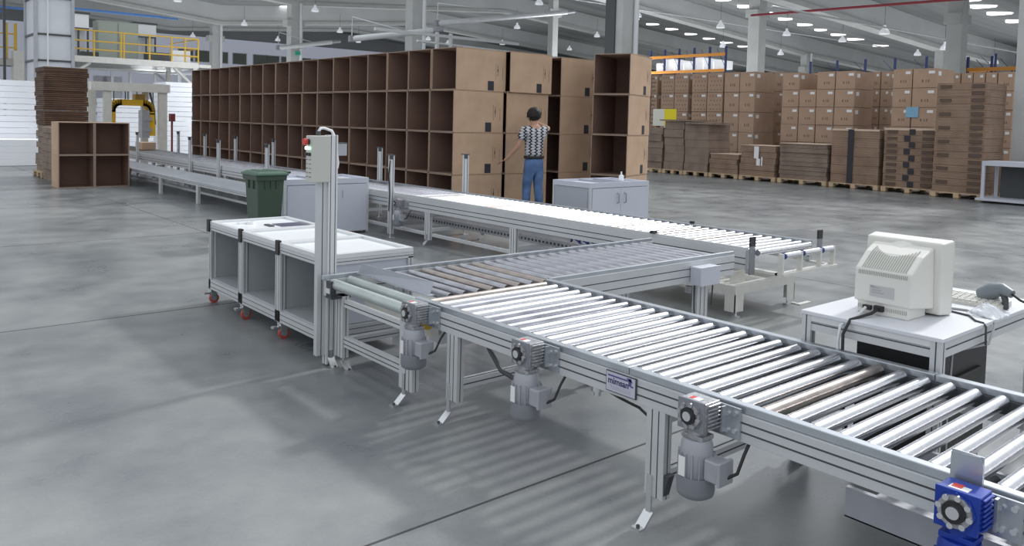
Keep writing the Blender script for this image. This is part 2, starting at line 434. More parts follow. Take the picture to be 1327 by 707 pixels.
def foot(name, x, y, top, root, dx=0, dy=-1):
    """angled levelling foot: strap down the leg, slanted tab, floor pad with bolt"""
    b = B()
    if dx: 
        s = dx
        b.box(x-.004+.008*s*0, x+.004, y-.012, y+.012, .05, top)
        b.prism([(x, .055),(x+s*.05, .008),(x+s*.075, .008),(x+s*.075,0),(x+s*.045,0),(x-s*.006,.05)], 'Y', y-.022, y+.022)
    else:
        b.box(x-.012, x+.012, y-.004, y+.004, .05, top)
        b.prism([(y, .055),(y+dy*.05, .008),(y+dy*.075, .008),(y+dy*.075,0),(y+dy*.045,0),(y-dy*.006,.05)], 'X', x-.022, x+.022)
    o = b.build(name, STEEL, root)
    B().cyl((x+dx*.06, y+(dy*.06 if not dx else 0), 0),(x+dx*.06, y+(dy*.06 if not dx else 0), .016), .008, 6).build('anchor_bolt', DRK, o)
    return o

# --- conveyor A (foreground)
cA = thing('roller_conveyor', 'large foreground roller conveyor of bright steel rollers running out at lower right', 'conveyor', (2.9, 1.5, 0))
b = B(); near_rail(b, 2.405, 2.45, -.35, 3.63); b.build('side_rail', [ALU, SLOT], cA, bevel=.002)
b = B(); prof(b, 3.355, 3.40, -.35, 3.60, .455, .552, [('+x','z',.49),('+x','z',.523)]); b.build('side_rail', [ALU, SLOT], cA, bevel=.002)
b = B(); b.box(2.416, 2.452, -.35, 2.087, .553, .582).box(2.416, 2.452, 2.091, 3.63, .553, .582); b.build('channel_cover', ZINC, cA, bevel=.003)
b = B(); b.box(3.352, 3.392, -.35, 1.30, .553, .582).box(3.352, 3.392, 1.304, 3.60, .553, .582); b.build('channel_cover', ZINC, cA, bevel=.003)
ysA = [3.575-.0935*i for i in range(42)]
def pickA(i):
    return {0: WORN, 2: DULL, 5: DULL, 6: DULL, 7: DULL, 22: WORN}.get(i, CHROME if i % 9 else CHROME)
rollers_x(cA, 2.475, 3.33, ysA, .548, .0255, pickA)
# drive sprocket strip inside near rail (dark)
B().box(2.453, 2.468, -.3, 3.55, .50, .555).build('chain_guard', DRK, cA)
B().box(3.337, 3.352, -.3, 3.55, .50, .553).build('chain_guard', DRK, cA)
for y in (3.22, 1.893, .28):
    for (x0, x1) in ((2.405,2.45),(3.355,3.40)):
        b = B(); prof(b, x0, x1, y, y+.09, .114, .455, [('-x','y',y+.03),('-x','y',y+.062),('-y','x',(x0+x1)/2)], .007)
        l = b.build('leg', [ALU, SLOT], cA, bevel=.002)
    foot('foot', 2.402, y+.062, .20, cA, dx=-1)
    foot('foot', 3.40, y+.04, .20, cA, dx=1)
    b = B(); prof(b, 2.45, 3.355, y+.02, y+.065, .17, .215, [('-y','z',.192),('+z','y',y+.042)], .008); b.build('crossbar', [ALUL, SLOT], cA)
    b = B(); prof(b, 2.45, 3.355, y+.02, y+.065, .40, .455, [('-y','z',.43)], .008); b.build('crossbar', [ALU, SLOT], cA)
# gusset at foot of the middle leg, under tray and guide chains
B().prism([(1.87,.215),(1.893,.13),(1.893,.215)], 'X', 2.41, 2.445).build('gusset', DRK, cA)
tray = B().box(2.55, 2.57, .0, 1.25, .27, .37).box(2.55, 3.1, .0, 1.25, .27, .275).box(3.08,3.1,.0,1.25,.27,.37); tray.build('cable_tray', GREYP, cA)
cn = B()
for i in range(7):
    y = 1.0-.13*i
    cn.tube([(2.75,y,.36),(2.82,y-.04,.40),(2.9,y-.02,.35),(2.98,y-.06,.39)], .014, 6)
cn.build('cable_bundle', DRK, cA)
B().tube([(2.44,2.25,.452),(2.44,2.15,.435),(2.44,2.05,.425),(2.44,1.99,.40)], .006, 6).build('cable', BLK, cA)
B().tube([(2.47,3.05,.43),(2.47,2.95,.34),(2.5,2.80,.30),(2.5,2.70,.33)], .012, 8).build('cable', DRK, cA)
hb = B().cyl((2.5,2.335,.405),(2.5,2.335,.435),.03,10).cyl((2.5,2.335,.385),(2.5,2.335,.405),.018,10); hb.build('cable_gland', STEEL, cA)

# motors
def motor(y, blue=False, label='', group='gear motors along the foreground conveyor'):
    paint = BLUE if blue else CAST
    t = thing('gear_motor', label, 'motor', (2.38, y, .25 if not blue else .2), 0, group)
    g = B().box(2.29, 2.375, y-.055, y+.055, .49, .59)
    # cooling fins on the right and top of the gearbox
    for k in range(7): g.box(2.30, 2.37, y-.064, y-.055, .497+.0135*k, .503+.0135*k)
    gb = g.build('gearbox', [paint], t, bevel=.004)
    fl = B().cyl((2.292,y,.54),(2.276,y,.54), .052, 8).box(2.28,2.292,y-.055,y+.055,.485,.595)
    fl.build('flange', paint if blue else GREYD, t, bevel=.002)
    rg = B().cyl((2.277,y,.54),(2.27,y,.54),.044,24); rg.build('flange_ring', CAST, t)
    rh = B()
    for k in range(8):
        a = k*PI/4+.2; rh.cyl((2.275,y+.04*math.cos(a),.54+.04*math.sin(a)),(2.264,y+.04*math.cos(a),.54+.04*math.sin(a)),.0085,8)
    rh.build('flange_bolts', STEEL if blue else CAST, t)
    B().cyl((2.272,y,.54),(2.262,y,.54),.030,20).build('shaft_seal', BLK, t)
    B().cyl((2.266,y,.54),(2.256,y,.54),.017,16).build('output_shaft', STEEL, t)
    B().box(2.30,2.33,y-.02,y+.03,.59,.592).build('label_sticker', WHT, t)
    if not blue: B().box(2.302,2.328,y+.008,y+.026,.592,.5928).build('sticker_print', RED, t)
    if blue: B().box(2.31,2.335,y+.0,y+.025,.592,.5935).build('label_sticker', RED, t)
    n = B().cyl((2.325,y,.49),(2.325,y,.455),.036,18).box(2.29,2.36,y-.045,y+.045,.452,.468); n.build('motor_flange', paint, t, bevel=.002)
    mp = BLUE if blue else GREYP
    mb = B().lathe((2.325,y,0), [(.05,.452),(.056,.43),(.058,.40),(.058,.318),(.055,.315)], 28)
    for k in range(16):
        a = 2*PI*k/16; c, s_ = math.cos(a), math.sin(a)
        mb.box(.055,.066,-.0018,.0018,.32,.405, 0, Matrix.Translation((2.325,y,0)) @ Matrix.Rotation(a,4,'Z'))
    mb.build('motor_body', mp, t)
    B().box(2.2585,2.2600,y+.0,y+.028,.325,.395).build('nameplate', [WHT], t)
    cw = B().lathe((2.325,y,0), [(.067,.322),(.068,.27),(.064,.252),(.05,.243),(.015,.24)], 28); cw.build('fan_cowl', GREYD if not blue else BLUE, t)
    tb = B().box(2.29,2.36,y-.118,y-.055,.325,.40); o = tb.build('terminal_box', mp, t, bevel=.006)
    B().box(2.284,2.366,y-.126,y-.112,.32,.405).build('terminal_box_lid', mp, o, bevel=.004)
    br = B().box(2.395,2.404,y-.125,y+.03,.462,.572).box(2.37,2.398,y-.07,y-.062,.48,.57)
    for (dy, z) in ((-.075,.545),(-.105,.552),(-.075,.485),(-.105,.49)): br.cyl((2.396,y+dy,z),(2.387,y+dy,z),.009,8,1)
    br.build('mounting_bracket', [ZINC, STEEL], t)
    B().cyl((2.375,y-.03,.54),(2.404,y-.03,.54),.026,16).build('bearing', BLK, t)
    if not blue: B().tube([(2.33,y-.118,.34),(2.36,y-.145,.36),(2.39,y-.15,.42),(2.42,y-.15,.455)], .006, 6).build('motor_cable', BLK, t)
    return t
motor(3.495, label='grey gear motor nearest the left corner of the foreground conveyor')
motor(2.60, label='grey gear motor hanging between the logo plate and the corner motor')
motor(1.685, label='grey gear motor right of the logo plate beside the conveyor leg')
mB = motor(.815, True, label='blue gear motor at the lower right end of the conveyor rail')
B().box(2.398,2.404,.792,.875,.50,.662).prism([(.792,.55),(.875,.55),(.875,.655),(.80,.662),(.792,.64)], 'X', 2.392, 2.398).build('steel_tab', ZINC, mB)

# maker's plate
pl = thing('maker_plate', 'small framed logo plate riveted to the conveyor side rail', 'plate', (2.4, 2.115, .53))
B().box(2.398,2.404,2.035,2.195,.468,.552,0).build('plate_frame', DRK, pl)
B().box(2.396,2.3985,2.039,2.191,.472,.548).build('plate_face', mat('plate_face', (.56,.56,.66), .4), pl)
def text(body, size, loc, m, parent, name='lettering', rot=None, sx=1.0):
    cu = bpy.data.curves.new(name, 'FONT'); cu.body = body; cu.size = size; cu.extrude = .0004; cu.offset = size*.02
    to = bpy.data.objects.new(name, cu); COL.objects.link(to)
    dg = bpy.context.evaluated_depsgraph_get(); me = bpy.data.meshes.new_from_object(to.evaluated_get(dg))
    bpy.data.objects.remove(to)
    R = rot or Matrix(((0,0,-1,0),(-1,0,0,0),(0,1,0,0),(0,0,0,1)))
    me.transform(Matrix.Translation(Vector(loc)-parent.location) @ R @ Matrix.Scale(sx, 4, (1,0,0)))
    me.materials.clear(); me.materials.append(m)
    o = bpy.data.objects.new(name, me); COL.objects.link(o); o.parent = parent
    return o
NAVY = mat('logo_navy', (.03,.03,.12), .5)
text('mimsan', .037, (2.3955, 2.182, .503), NAVY, pl, sx=.98)
lg = B().box(2.3945,2.396,2.075,2.182,.5315,.5375).box(2.3945,2.396,2.058,2.072,.515,.542).prism([(2.068,.535),(2.085,.544),(2.060,.547),(2.052,.53)], 'X', 2.3945, 2.396)
lg.box(2.3945,2.396,2.048,2.060,.512,.518); lg.build('logo_mark', mat('logo_violet', (.10,.08,.28), .5), pl)
fl = B()
for k in range(3): fl.box(2.3948,2.396,2.06,2.18-.01*k,.494-.006*k,.4955-.006*k)
fl.build('fine_print', PANELD, pl)

# --- conveyor B (crosswise)
cB = thing('roller_conveyor', 'short crosswise roller conveyor linking the foreground line to the long rear line', 'conveyor', (3.9, 4.0, 0))
b = B(); prof(b, 2.30, 5.36, 4.42, 4.465, .455, .555, [('-y','z',.49),('+y','z',.5)]); b.build('side_rail', [ALU, SLOT], cB, bevel=.002)
b = B(); prof(b, 3.405, 5.36, 3.60, 3.645, .40, .555, [('-y','z',.445),('-y','z',.50)]); b.build('side_rail', [ALU, SLOT], cB, bevel=.002)
B().box(2.28, 5.36, 4.425, 4.455, .553, .582).build('channel_cover', ZINC, cB, bevel=.003)
B().box(3.405, 5.36, 3.607, 3.637, .553, .582).build('channel_cover', ZINC, cB, bevel=.003)
def rollers_y(root, y0, y1, xs_, z, r, pick):
    base = {}
    for i, x in enumerate(xs_):
        m = pick(i)
        if m.name not in base:
            base[m.name] = B().cyl((0,y0-root.location.y,0),(0,y1-root.location.y,0), r, 20).build('roller', m, root, local=True); o = base[m.name]
        else: o = base[m.name].copy(); COL.objects.link(o); o.parent = root
        o.location = (x-root.location.x, 0, z)
rollers_y(cB, 3.66, 4.40, [2.68+.1045*i for i in range(25)], .54, .0255, lambda i: {3: WORN, 5: WORN, 7: WORN}.get(i, DULL))
o = B().cyl((2.335,3.60,.53),(2.335,4.405,.53),.0315,24).build('roller', MATTE, cB); o['label'] = 'thicker pale matt roller'
o = B().cyl((2.45,3.60,.54),(2.45,4.405,.54),.0275,24).build('roller', MATTE, cB); o['label'] = 'pale matt roller'
# brackets at the left end
B().box(2.295,2.33,4.36,4.42,.46,.553).box(2.29,2.42,4.34,4.42,.448,.46).build('end_bracket', DRK, cB)
B().box(2.29,2.36,4.37,4.415,.478,.508).build('bearing_block', ALUL, cB)
gp = B(); gp.add([(2.52,4.43,.575),(2.52,3.645,.575),(2.56,3.66,.642),(2.515,4.38,.642),(2.523,4.43,.575),(2.523,3.645,.575),(2.563,3.66,.642),(2.518,4.38,.642)],[(0,1,2,3),(4,5,6,7),(0,1,5,4),(1,2,6,5),(2,3,7,6),(3,0,4,7)])
gp.box(2.505,2.545,3.63,4.45,.572,.578); o = gp.build('guide_plate', PANELD, cB)
# left-hand frame of B
for y in (4.33, 3.56):
    b = B(); prof(b, 2.36, 2.405, y, y+.09 if y > 4 else y+.13, .08, .46, [('-x','y',y+.03),('-x','y',y+.065),('-y','x',2.383)], .007); b.build('leg', [ALU, SLOT], cB, bevel=.002)
b = B(); prof(b, 2.37, 2.40, 3.69, 4.33, .395, .44, [('-x','z',.417)], .008); b.build('crossbar', [ALUL, SLOT], cB)
b = B(); prof(b, 2.37, 2.40, 3.69, 4.33, .15, .215, [('-x','z',.17),('-x','z',.197)], .007); b.build('crossbar', [ALU, SLOT], cB)
for y in (4.35, 3.62):
    b = B(); prof(b, 2.405, 5.2 if y < 4 else 3.3, y, y+.04, .15, .195, [('-y','z',.172)], .007); b.build('crossbar', [ALU, SLOT], cB) if y > 4 else None
b = B(); prof(b, 2.78, 2.825, 4.34, 4.43, .08, .46, [('-y','x',2.80)], .007); b.build('leg', [ALU, SLOT], cB)
B().box(2.55,2.60,3.66,4.40,.33,.45).build('inner_panel', CREAM, cB)
foot('foot', 2.36, 3.64, .17, cB, dx=-1); foot('foot', 2.40, 4.37, .12, cB, dx=0, dy=-1)
tag_y = B().cyl((2.50,3.62,.45),(2.50,3.72,.45),.06,20).cyl((2.50,3.60,.45),(2.50,3.62,.45),.03,12); tag_y.build('drive_drum', YEL, cB)
B().box(2.62,2.74,3.66,3.78,.28,.42).build('drive_housing', ALU, cB)
# right-hand legs and junction box
for (x, y) in ((4.90,3.60),(4.90,4.375),(3.45,4.375)):
    b = B(); prof(b, x, x+.13, y, y+.045, .06, .40 if y < 4 else .455, [('-y','x',x+.04),('-y','x',x+.09),('-x','y',y+.022)], .008); b.build('leg', [ALU, SLOT], cB)
    foot('foot', x+.05, y-.003, .12, cB, dy=-1)
B().tube([(4.86,3.585,.42),(4.83,3.58,.36),(4.84,3.58,.2),(4.86,3.58,.08)],.006,6).tube([(5.04,3.585,.42),(5.06,3.58,.36),(5.05,3.58,.2)],.006,6).build('cable', DRK, cB)
jbx = thing('junction_box', 'small grey square junction box on the end of the crosswise conveyor', 'electrical box', (4.95, 3.55, .45))
B().box(4.80,5.03,3.50,3.597,.385,.52).build('box_body', PANEL, jbx, bevel=.006); B().box(4.798,5.032,3.497,3.506,.383,.522).build('box_lid', PANEL, jbx, bevel=.003)

# --- conveyor C (long rear line)
cC = thing('roller_conveyor', 'long rear roller conveyor running beside the wall of open boxes', 'conveyor', (6.07, 10, 0))
for (x0, x1, y0) in ((5.60,5.645,3.66),(6.48,6.525,3.60)):
    b = B(); prof(b, x0, x1, y0, 30, .40, .552, [('-x','z',.445),('-x','z',.495)], .011); b.build('side_rail', [ALU, SLOT], cC)
    B().box(x0+.01, x1-.003, y0, 30, .553, .58).build('channel_cover', ZINC if x0 > 6 else ALU, cC)
ysC = [3.88+.097*i for i in range(100)]
def pickC(i):
    return WORN if i in (4,8,9,14,27,33,34,47) else (CHROME if i < 50 else DULL)
rollers_x(cC, 5.66, 6.46, ysC, .545, .0255, pickC)
b = B(); y = ysC[-1]+.097
while y < 29.9: b.cyl((5.66,y,.545),(6.46,y,.545),.0255,8); y += .097
o = b.build('roller', DULL, cC); o['kind'] = 'stuff'; o['label'] = 'far rollers of the long line'
B().box(5.648,5.657,3.7,29.8,.50,.553).build('chain_guard', DRK, cC); B().box(6.465,6.478,3.7,29.8,.50,.553).build('chain_guard', DRK, cC)
for y in (6.50, 8.13, 10.4, 12.6, 14.8, 17.0, 19.2, 21.4):
    for x0 in (5.60, 6.48):
        b = B(); prof(b, x0, x0+.045, y, y+.10, .06, .40, [('-x','y',y+.03),('-x','y',y+.07),('-y','x',x0+.022)], .009); b.build('leg', [ALUL, SLOT], cC)
        foot('foot', x0-.002, y+.05, .13, cC, dx=-1)
    B().box(5.645,6.48,y+.03,y+.07,.16,.20).build('crossbar', ALUL, cC)
for (y0, y1) in ((6.62, 8.1), (8.25, 10.35), (10.55, 12.55)):
    B().box(5.62,5.66,y0,y1,.11,.145).build('stretcher', ALU, cC)
b = B().box(5.95,6.2,4.3,9.6,.20,.28,0)
for k in range(88): b.box(5.948,5.951,4.32+.06*k,4.35+.06*k,.225,.25,1)
b.build('perforated_cable_tray', [CAST, SLOT], cC)
b = B()
for k in range(5): b.tube([(5.93,5.35+.12*k,.30),(5.9,5.45+.12*k,.36),(5.95,5.52+.12*k,.30)],.012,6)
b.build('blue_cable_loops', BLUEC, cC)
# open end: supports for the last split rollers
sp_ = B()
for x in (5.70, 5.98, 6.28, 6.50): sp_.box(x-.012,x+.012,3.38,3.42,.40,.56)
sp_.box(5.68,6.52,3.36,3.44,.385,.405); sp_.box(5.68,5.72,3.42,3.70,.385,.405); sp_.box(6.48,6.52,3.42,3.64,.385,.405)
sp_.build('end_bracket', CREAM, cC)
for (xa, xb) in ((5.72,5.96),(6.0,6.26),(6.30,6.48)):
    r_ = B().cyl((xa,3.40,.54),(xb,3.40,.54),.026,18,0).cyl((xa-.002,3.40,.54),(xa+.02,3.40,.54),.0275,18,1); r_.build('short_roller', [CHROME, BLUEC], cC)
for i in range(3):
    y = 3.78-.095*i; B().cyl((5.66,y,.545),(6.46,y,.545),.0255,18).build('roller', CHROME, cC)
for (x, y, h) in ((5.60, 3.61, 0), (6.53, 3.545, 1)):
    b = B().box(x-.02,x+.05 if not h else x+.05, y-.006, y+.006, .37 if not h else .42, .60).box(x-.02,x+.05,y-.008,y+.008,.60,.675,1)
    b.build('end_stop', [GREYD, BLK], cC)
B().box(5.58,5.64,4.60,4.64,.58,.605).box(6.5,6.53,4.86,4.9,.58,.605).build('photo_sensor', BLK, cC)
# gear motor on the long line
b0 = motor(8.72, label='small grey gear motor under the long rear conveyor beside the tall sensor post', group='gear motor of the rear conveyor')
for ob in [b0]: ob.location = (5.58, 8.72, .18)

# sensor posts along the long line
post0 = None
PN = [(5.56,20.25),(5.56,16.6),(5.56,15.04),(5.56,12.84)]; PF = [(6.58,20.5),(6.58,18.65),(6.58,16.82),(6.58,14.9),(6.58,10.93),(6.58,8.70)]
def post(x, y, h, label):
    t = thing('sensor_post', label, 'post', (x, y, 0), 0, 'aluminium sensor posts along the rear conveyor')
    b = B(); prof(b, -.03, .015, -.04, .04, .05, h, [('-x','y',0),('-y','x',-.008)], .012); b.build('upright', [ALUL, SLOT], t, local=True)
    B().box(-.05,.02,-.05,.05,h,h+.012).box(-.06,-.02,-.06,-.03,h-.05,h).build('sensor_head', DRK, t, local=True)
    B().box(-.06,.03,-.05,.05,0,.006).cyl((-.01,0,0),(-.01,0,.06),.012,8).build('foot', STEEL, t, local=True)
    return t
for i, (x, y) in enumerate(PN): post(x, y, 1.06, 'near-side sensor post of the rear conveyor, %s from the far end' % ORD[i])
for i, (x, y) in enumerate(PF): post(x, y, 1.08, 'sensor post on the box-wall side of the rear conveyor, %s from the far end' % ORD[i])
p5 = post(5.55, 8.93, 1.07, 'tall sensor post standing on the floor right of the grey cabinet, with a black cable')
B().tube([(-.035,-.01,1.0),(-.038,.02,.8),(-.036,-.01,.6),(-.038,.0,.35)],.007,6).build('cable', BLK, p5, local=True)

# low platform table in front of the rear line
lt = thing('low_bench', 'long low bench with a pale sheet top in front of the rear conveyor', 'bench', (5.15, 15, 0))
for (y0, y1) in ((11.7,13.95),(13.96,16.0),(16.01,18.2),(18.21,20.6)):
    B().box(4.78,5.50,y0,y1,.352,.372).build('top', PLATE, lt)
    b = B(); prof(b, 4.79,4.83,y0+.04,y1-.04,.305,.352,[('-x','z',.33)],.008); b.build('frame_rail', [ALU, SLOT], lt)
    for yy in (y0, y1-.045):
        for xx in (4.785, 5.45): B().box(xx,xx+.045,yy,yy+.045,0,.352).build('leg', ALU, lt)
    B().box(5.1,5.14,y0,y1,.10,.14).build('stretcher', ALUL, lt)

# white transfer frame under the end of the rear line
tf = thing('transfer_frame', 'low cream steel frame with folded legs beneath the end of the rear conveyor', 'frame', (6.0, 4.3, 0))
B().box(5.57,6.47,3.72,3.80,.19,.26).build('frame_beam', CREAM, tf); B().box(5.57,5.65,3.80,5.0,.19,.26).build('frame_beam', CREAM, tf)
B().box(6.39,6.47,3.80,5.0,.19,.26).build('frame_beam', CREAM, tf); B().box(5.65,6.39,4.92,5.0,.19,.26).build('frame_beam', CREAM, tf)
B().box(5.65,6.39,3.80,4.92,.20,.215).build('pan', CREAM, tf)
for (x, y) in ((5.57,3.72),(6.35,3.72),(5.57,4.90),(6.35,4.90)):
    l = B().box(x,x+.12,y,y+.008,.045,.19).box(x if x < 6 else x+.112,x+.008 if x < 6 else x+.12,y,y+.10,.045,.19).build('leg', CREAM, tf)
    B().cyl((x+.06,y+.03,.01),(x+.06,y+.03,.12),.010,8).cyl((x+.06,y+.03,0),(x+.06,y+.03,.012),.035,12).build('levelling_foot', STEEL, tf)
B().box(6.47,6.50,3.70,3.75,.0,.012).box(6.47,6.66,3.66,3.70,0,.01).build('floor_strap', CREAM, tf)
B().box(5.62,5.82,3.80,3.81,.26,.36).build('mounting_plate', CREAM, tf)
b = B().box(5.7,6.55,4.25,4.32,.09,.15,0)
for k in range(16): b.box(5.72+.05*k,5.735+.05*k,4.248,4.251,.11,.13,1)
b.build('perforated_rail', [CAST, SLOT], tf)
B().box(5.66,5.86,4.2,4.7,.215,.36).build('motor_housing', BLUEC, tf)

# --- wheeled carts
def make_cart():
    t = thing('wheeled_cart', '', 'cart', (2.70, 4.93, 0), 0, 'white topped carts in a row left of the crosswise conveyor')
    x0, x1, y0, y1 = -.34, .34, -.3325, .3325
    for (x, y) in ((x0,y0),(x1-.04,y0),(x0,y1-.04),(x1-.04,y1-.04)):
        b = B(); prof(b, x, x+.04, y, y+.04, .112, .612, [('-x','y',y+.02),('-y','x',x+.02)], .007); b.build('corner_post', [ALU, SLOT], t, local=True, bevel=.002)
    def rails(name, z0, z1, m, sl):
        for a in ((x0,x1,y0,y0+.04,'-y'),(x0,x1,y1-.04,y1,'+y')):
            b = B(); prof(b, a[0],a[1],a[2],a[3],z0,z1,[(a[4],'z',z) for z in sl],.006); b.build(name, [m, SLOT], t, local=True, bevel=.002)
        for a in ((x0,x0+.04,'-x'),(x1-.04,x1,'+x')):
            b = B(); prof(b, a[0],a[1],y0+.04,y1-.04,z0,z1,[(a[2],'z',z) for z in sl],.006); b.build(name, [m, SLOT], t, local=True, bevel=.002)
    rails('lower_rail', .115, .195, ALU, (.137,.172))
    rails('upper_rail', .600, .640, ALU, (.62,))
    rails('rim', .641, .672, ALUL, ())
    B().box(x0+.02,x1-.02,y0+.02,y1-.02,.195,.205).build('shelf', BOARD, t, local=True)
    B().box(x0+.03,x1-.03,y0+.03,y1-.03,.638,.655).build('worktop', WTOP, t, local=True)
    B().box(x1-.03,x1-.02,y0+.04,y1-.04,.205,.60).build('back_panel', BOARD, t, local=True)
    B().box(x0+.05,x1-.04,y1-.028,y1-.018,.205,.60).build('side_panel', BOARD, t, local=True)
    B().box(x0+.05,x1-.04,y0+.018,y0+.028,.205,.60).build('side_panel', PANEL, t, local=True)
    B().box(.10,.14,y1-.07,y1-.03,.2,.60,0).box(.098,.10,y1-.053,y1-.047,.2,.6,1).build('inner_post', [ALU, SLOT], t, local=True)
    for (x, y) in ((x0+.03,y1-.04),(x1-.06,y1-.04),(x1-.06,y0+.04)):
        b = B().cyl((x,y-.014,.038),(x,y+.014,.038),.038,20)
        w = b.build('caster', REDW, t, local=True)
        B().cyl((x,y-.017,.038),(x,y+.017,.038),.022,12).box(x-.03,x+.02,y-.022,y-.017,.03,.10).box(x-.03,x+.02,y+.017,y+.022,.03,.10).box(x-.035,x+.03,y-.03,y+.03,.095,.112).box(x-.085,x-.02,y-.02,y+.02,.078,.092).build('caster_fork', STEEL, w, local=True)
    B().box(x0-.012,x0+.012,y1-.03,y1+.02,.585,.685).build('corner_latch', BLK, t, local=True)
    return t
c0 = make_cart(); c0['label'] = 'cart nearest the control post, empty white top'
dup(c0, (2.70,5.597,0), label='middle cart of the three, empty white top')
c3 = dup(c0, (2.70,6.264,0), label='cart farthest from the control post, with tape and a dark sheet on its top')
tag(B().lathe((2.62,6.36,0), [(.035,.655),(.035,.675),(.022,.676),(.02,.656)], 20).box(2.53,2.60,6.38,6.44,.655,.668).build('tape_roll', WTOP), 'white tape roll lying on the far cart', 'tape')
tag(B().box(2.76,3.0,6.08,6.28,.6553,.659).build('tablet_sheet', mat('dark_sheet', (.10,.10,.16), .3)), 'dark flat sheet lying on the far cart', 'sheet')
tag(B().box(2.68,2.72,6.13,6.25,.6553,.665).build('cutter', DRK), 'small dark cutter lying on the far cart', 'tool')

# control post
cp = thing('control_post', 'tall aluminium post holding the push-button control box', 'post', (2.36, 4.52, 0))
b = B(); prof(b, 2.33,2.392,4.475,4.53,.01,1.437,[('-y','x',2.345),('-y','x',2.377),('-x','y',4.50)],.007); b.build('upright', [ALUL, SLOT], cp, bevel=.003)
b = B(); prof(b, 2.27,2.33,4.49,4.53,.07,1.15,[('-y','x',2.30)],.007); b.build('rear_upright', [ALU, SLOT], cp)
foot('foot', 2.36, 4.474, .10, cp)
cb = thing('control_box', 'beige push-button control box with a red emergency stop', 'control box', (2.25, 4.5, 1.14))
B().box(2.206,2.328,4.445,4.535,1.150,1.433).build('enclosure', CTRL, cb, bevel=.004)
def btn(y, z, m, r=.010, d=.012, name='button'): B().cyl((2.206,y,z),(2.206-d,y,z),r,16).build(name, m, cb)
btn(4.495,1.395,BLK,.018,.014,'button_collar'); B().cyl((2.192,4.495,1.395),(2.172,4.495,1.395),.021,18).build('emergency_stop', RED, cb)
btn(4.515,1.357,LEDW); btn(4.475,1.357,LEDG); btn(4.515,1.32,BLK); btn(4.475,1.32,BLK)
for k in range(5):
    for y in (4.515,4.475): B().box(2.203,2.206,y-.010,y+.010,1.286-.026*k,1.289-.026*k).build('label_strip', INK, cb)
B().tube([(2.27,4.50,1.43),(2.27,4.50,1.455),(2.29,4.51,1.478),(2.33,4.54,1.478),(2.375,4.53,1.462),(2.395,4.52,1.42),(2.40,4.515,1.35),(2.41,4.51,1.26),(2.405,4.51,1.23)],.009,8).build('cable', PVC, cb)
B().cyl((2.27,4.50,1.43),(2.27,4.50,1.46),.014,10).build('cable_gland', DRK, cb)
sb = thing('switch_box', 'small grey switch box on the back of the control post', 'electrical box', (2.46, 4.62, 1.3))
B().box(2.42,2.51,4.58,4.63,1.305,1.38).build('box_body', GREYP, sb); B().box(2.40,2.52,4.585,4.625,1.38,1.387).build('box_lid', DRK, sb)
B().box(2.392,2.42,4.515,4.60,1.33,1.34).build('bracket', ZINC, sb)

# --- grey cabinets
def cabinet(x0, y0, label, doors, wd=1.2, dp=.74, h=.745):
    t = thing('grey_cabinet', label, 'cabinet', (x0+wd/2, y0+dp/2, 0), 0, None)
    x1, y1 = x0+wd, y0+dp
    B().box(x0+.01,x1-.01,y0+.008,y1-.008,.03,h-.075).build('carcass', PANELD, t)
    for (x, y) in ((x0,y0),(x1-.03,y0),(x0,y1-.03),(x1-.03,y1-.03)): B().box(x,x+.03,y,y+.03,0.02,h-.07).build('corner_post', ALU, t)
    for (x, y) in ((x0+.04,y0+.04),(x1-.04,y0+.04),(x0+.04,y1-.04),(x1-.04,y1-.04)): B().cyl((x,y,0),(x,y,.03),.018,10).build('foot', DRK, t)
    rim = B().box(x0,x1,y0,y0+.03,h-.07,h).box(x0,x1,y1-.03,y1,h-.07,h).box(x0,x0+.03,y0+.03,y1-.03,h-.07,h).box(x1-.03,x1,y0+.03,y1-.03,h-.07,h)
    rim.build('rim', PANEL, t)
    B().box(x0+.03,x1-.03,y0+.03,y1-.03,h-.07,h-.03).build('tray_top', PANEL, t)
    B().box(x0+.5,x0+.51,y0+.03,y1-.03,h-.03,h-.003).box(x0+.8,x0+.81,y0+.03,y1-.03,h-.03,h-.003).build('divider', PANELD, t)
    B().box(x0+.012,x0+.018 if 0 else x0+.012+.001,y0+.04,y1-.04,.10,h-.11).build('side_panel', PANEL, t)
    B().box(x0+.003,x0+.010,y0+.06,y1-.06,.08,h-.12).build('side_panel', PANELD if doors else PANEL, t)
    if doors:
        for k in range(2):
            xa = x0+.035+k*(wd-.06)/2; xb = xa+(wd-.07)/2
            d = B().box(xa,xb,y0-.008,y0+.008,.04,h-.08).build('door', PANEL, t)
            xh = xb-.07 if k == 0 else xa+.07
            B().tube([(xh,y0-.008,h-.15),(xh,y0-.04,h-.16),(xh,y0-.04,h-.28),(xh,y0-.008,h-.29)],.008,8).build('handle', GREYD, d)
    else:
        d = B().box(x0+.035,x1-.035,y0-.006,y0+.008,.04,h-.08).build('panel', PANEL, t)
        B().box(x0+.80,x0+.812,y0-.012,y0-.006,h-.26,h-.16).build('latch', PANELD, d)
    return t
cabinet(4.33, 9.475, 'grey cabinet with a plain front behind the carts and beside the green bin', False)
cabinet(7.77, 7.50, 'grey two-door cabinet behind the rear conveyor beside the worker', True)
tag(B().lathe((8.62,7.72,.715), [(.036,0),(.036,.09),(.030,.10),(.012,.115),(.010,.145),(.013,.15),(.012,.155)], 18).build('spray_bottle', WTOP), 'small white bottle standing on the two-door cabinet', 'bottle')
tag(B().box(4.95,5.3,9.8,10.0,.715,.72).build('paper_sheet', mat('pale_green_paper', (.45,.55,.35), .7)), 'pale green paper sheet lying on the cabinet behind the control box', 'paper')

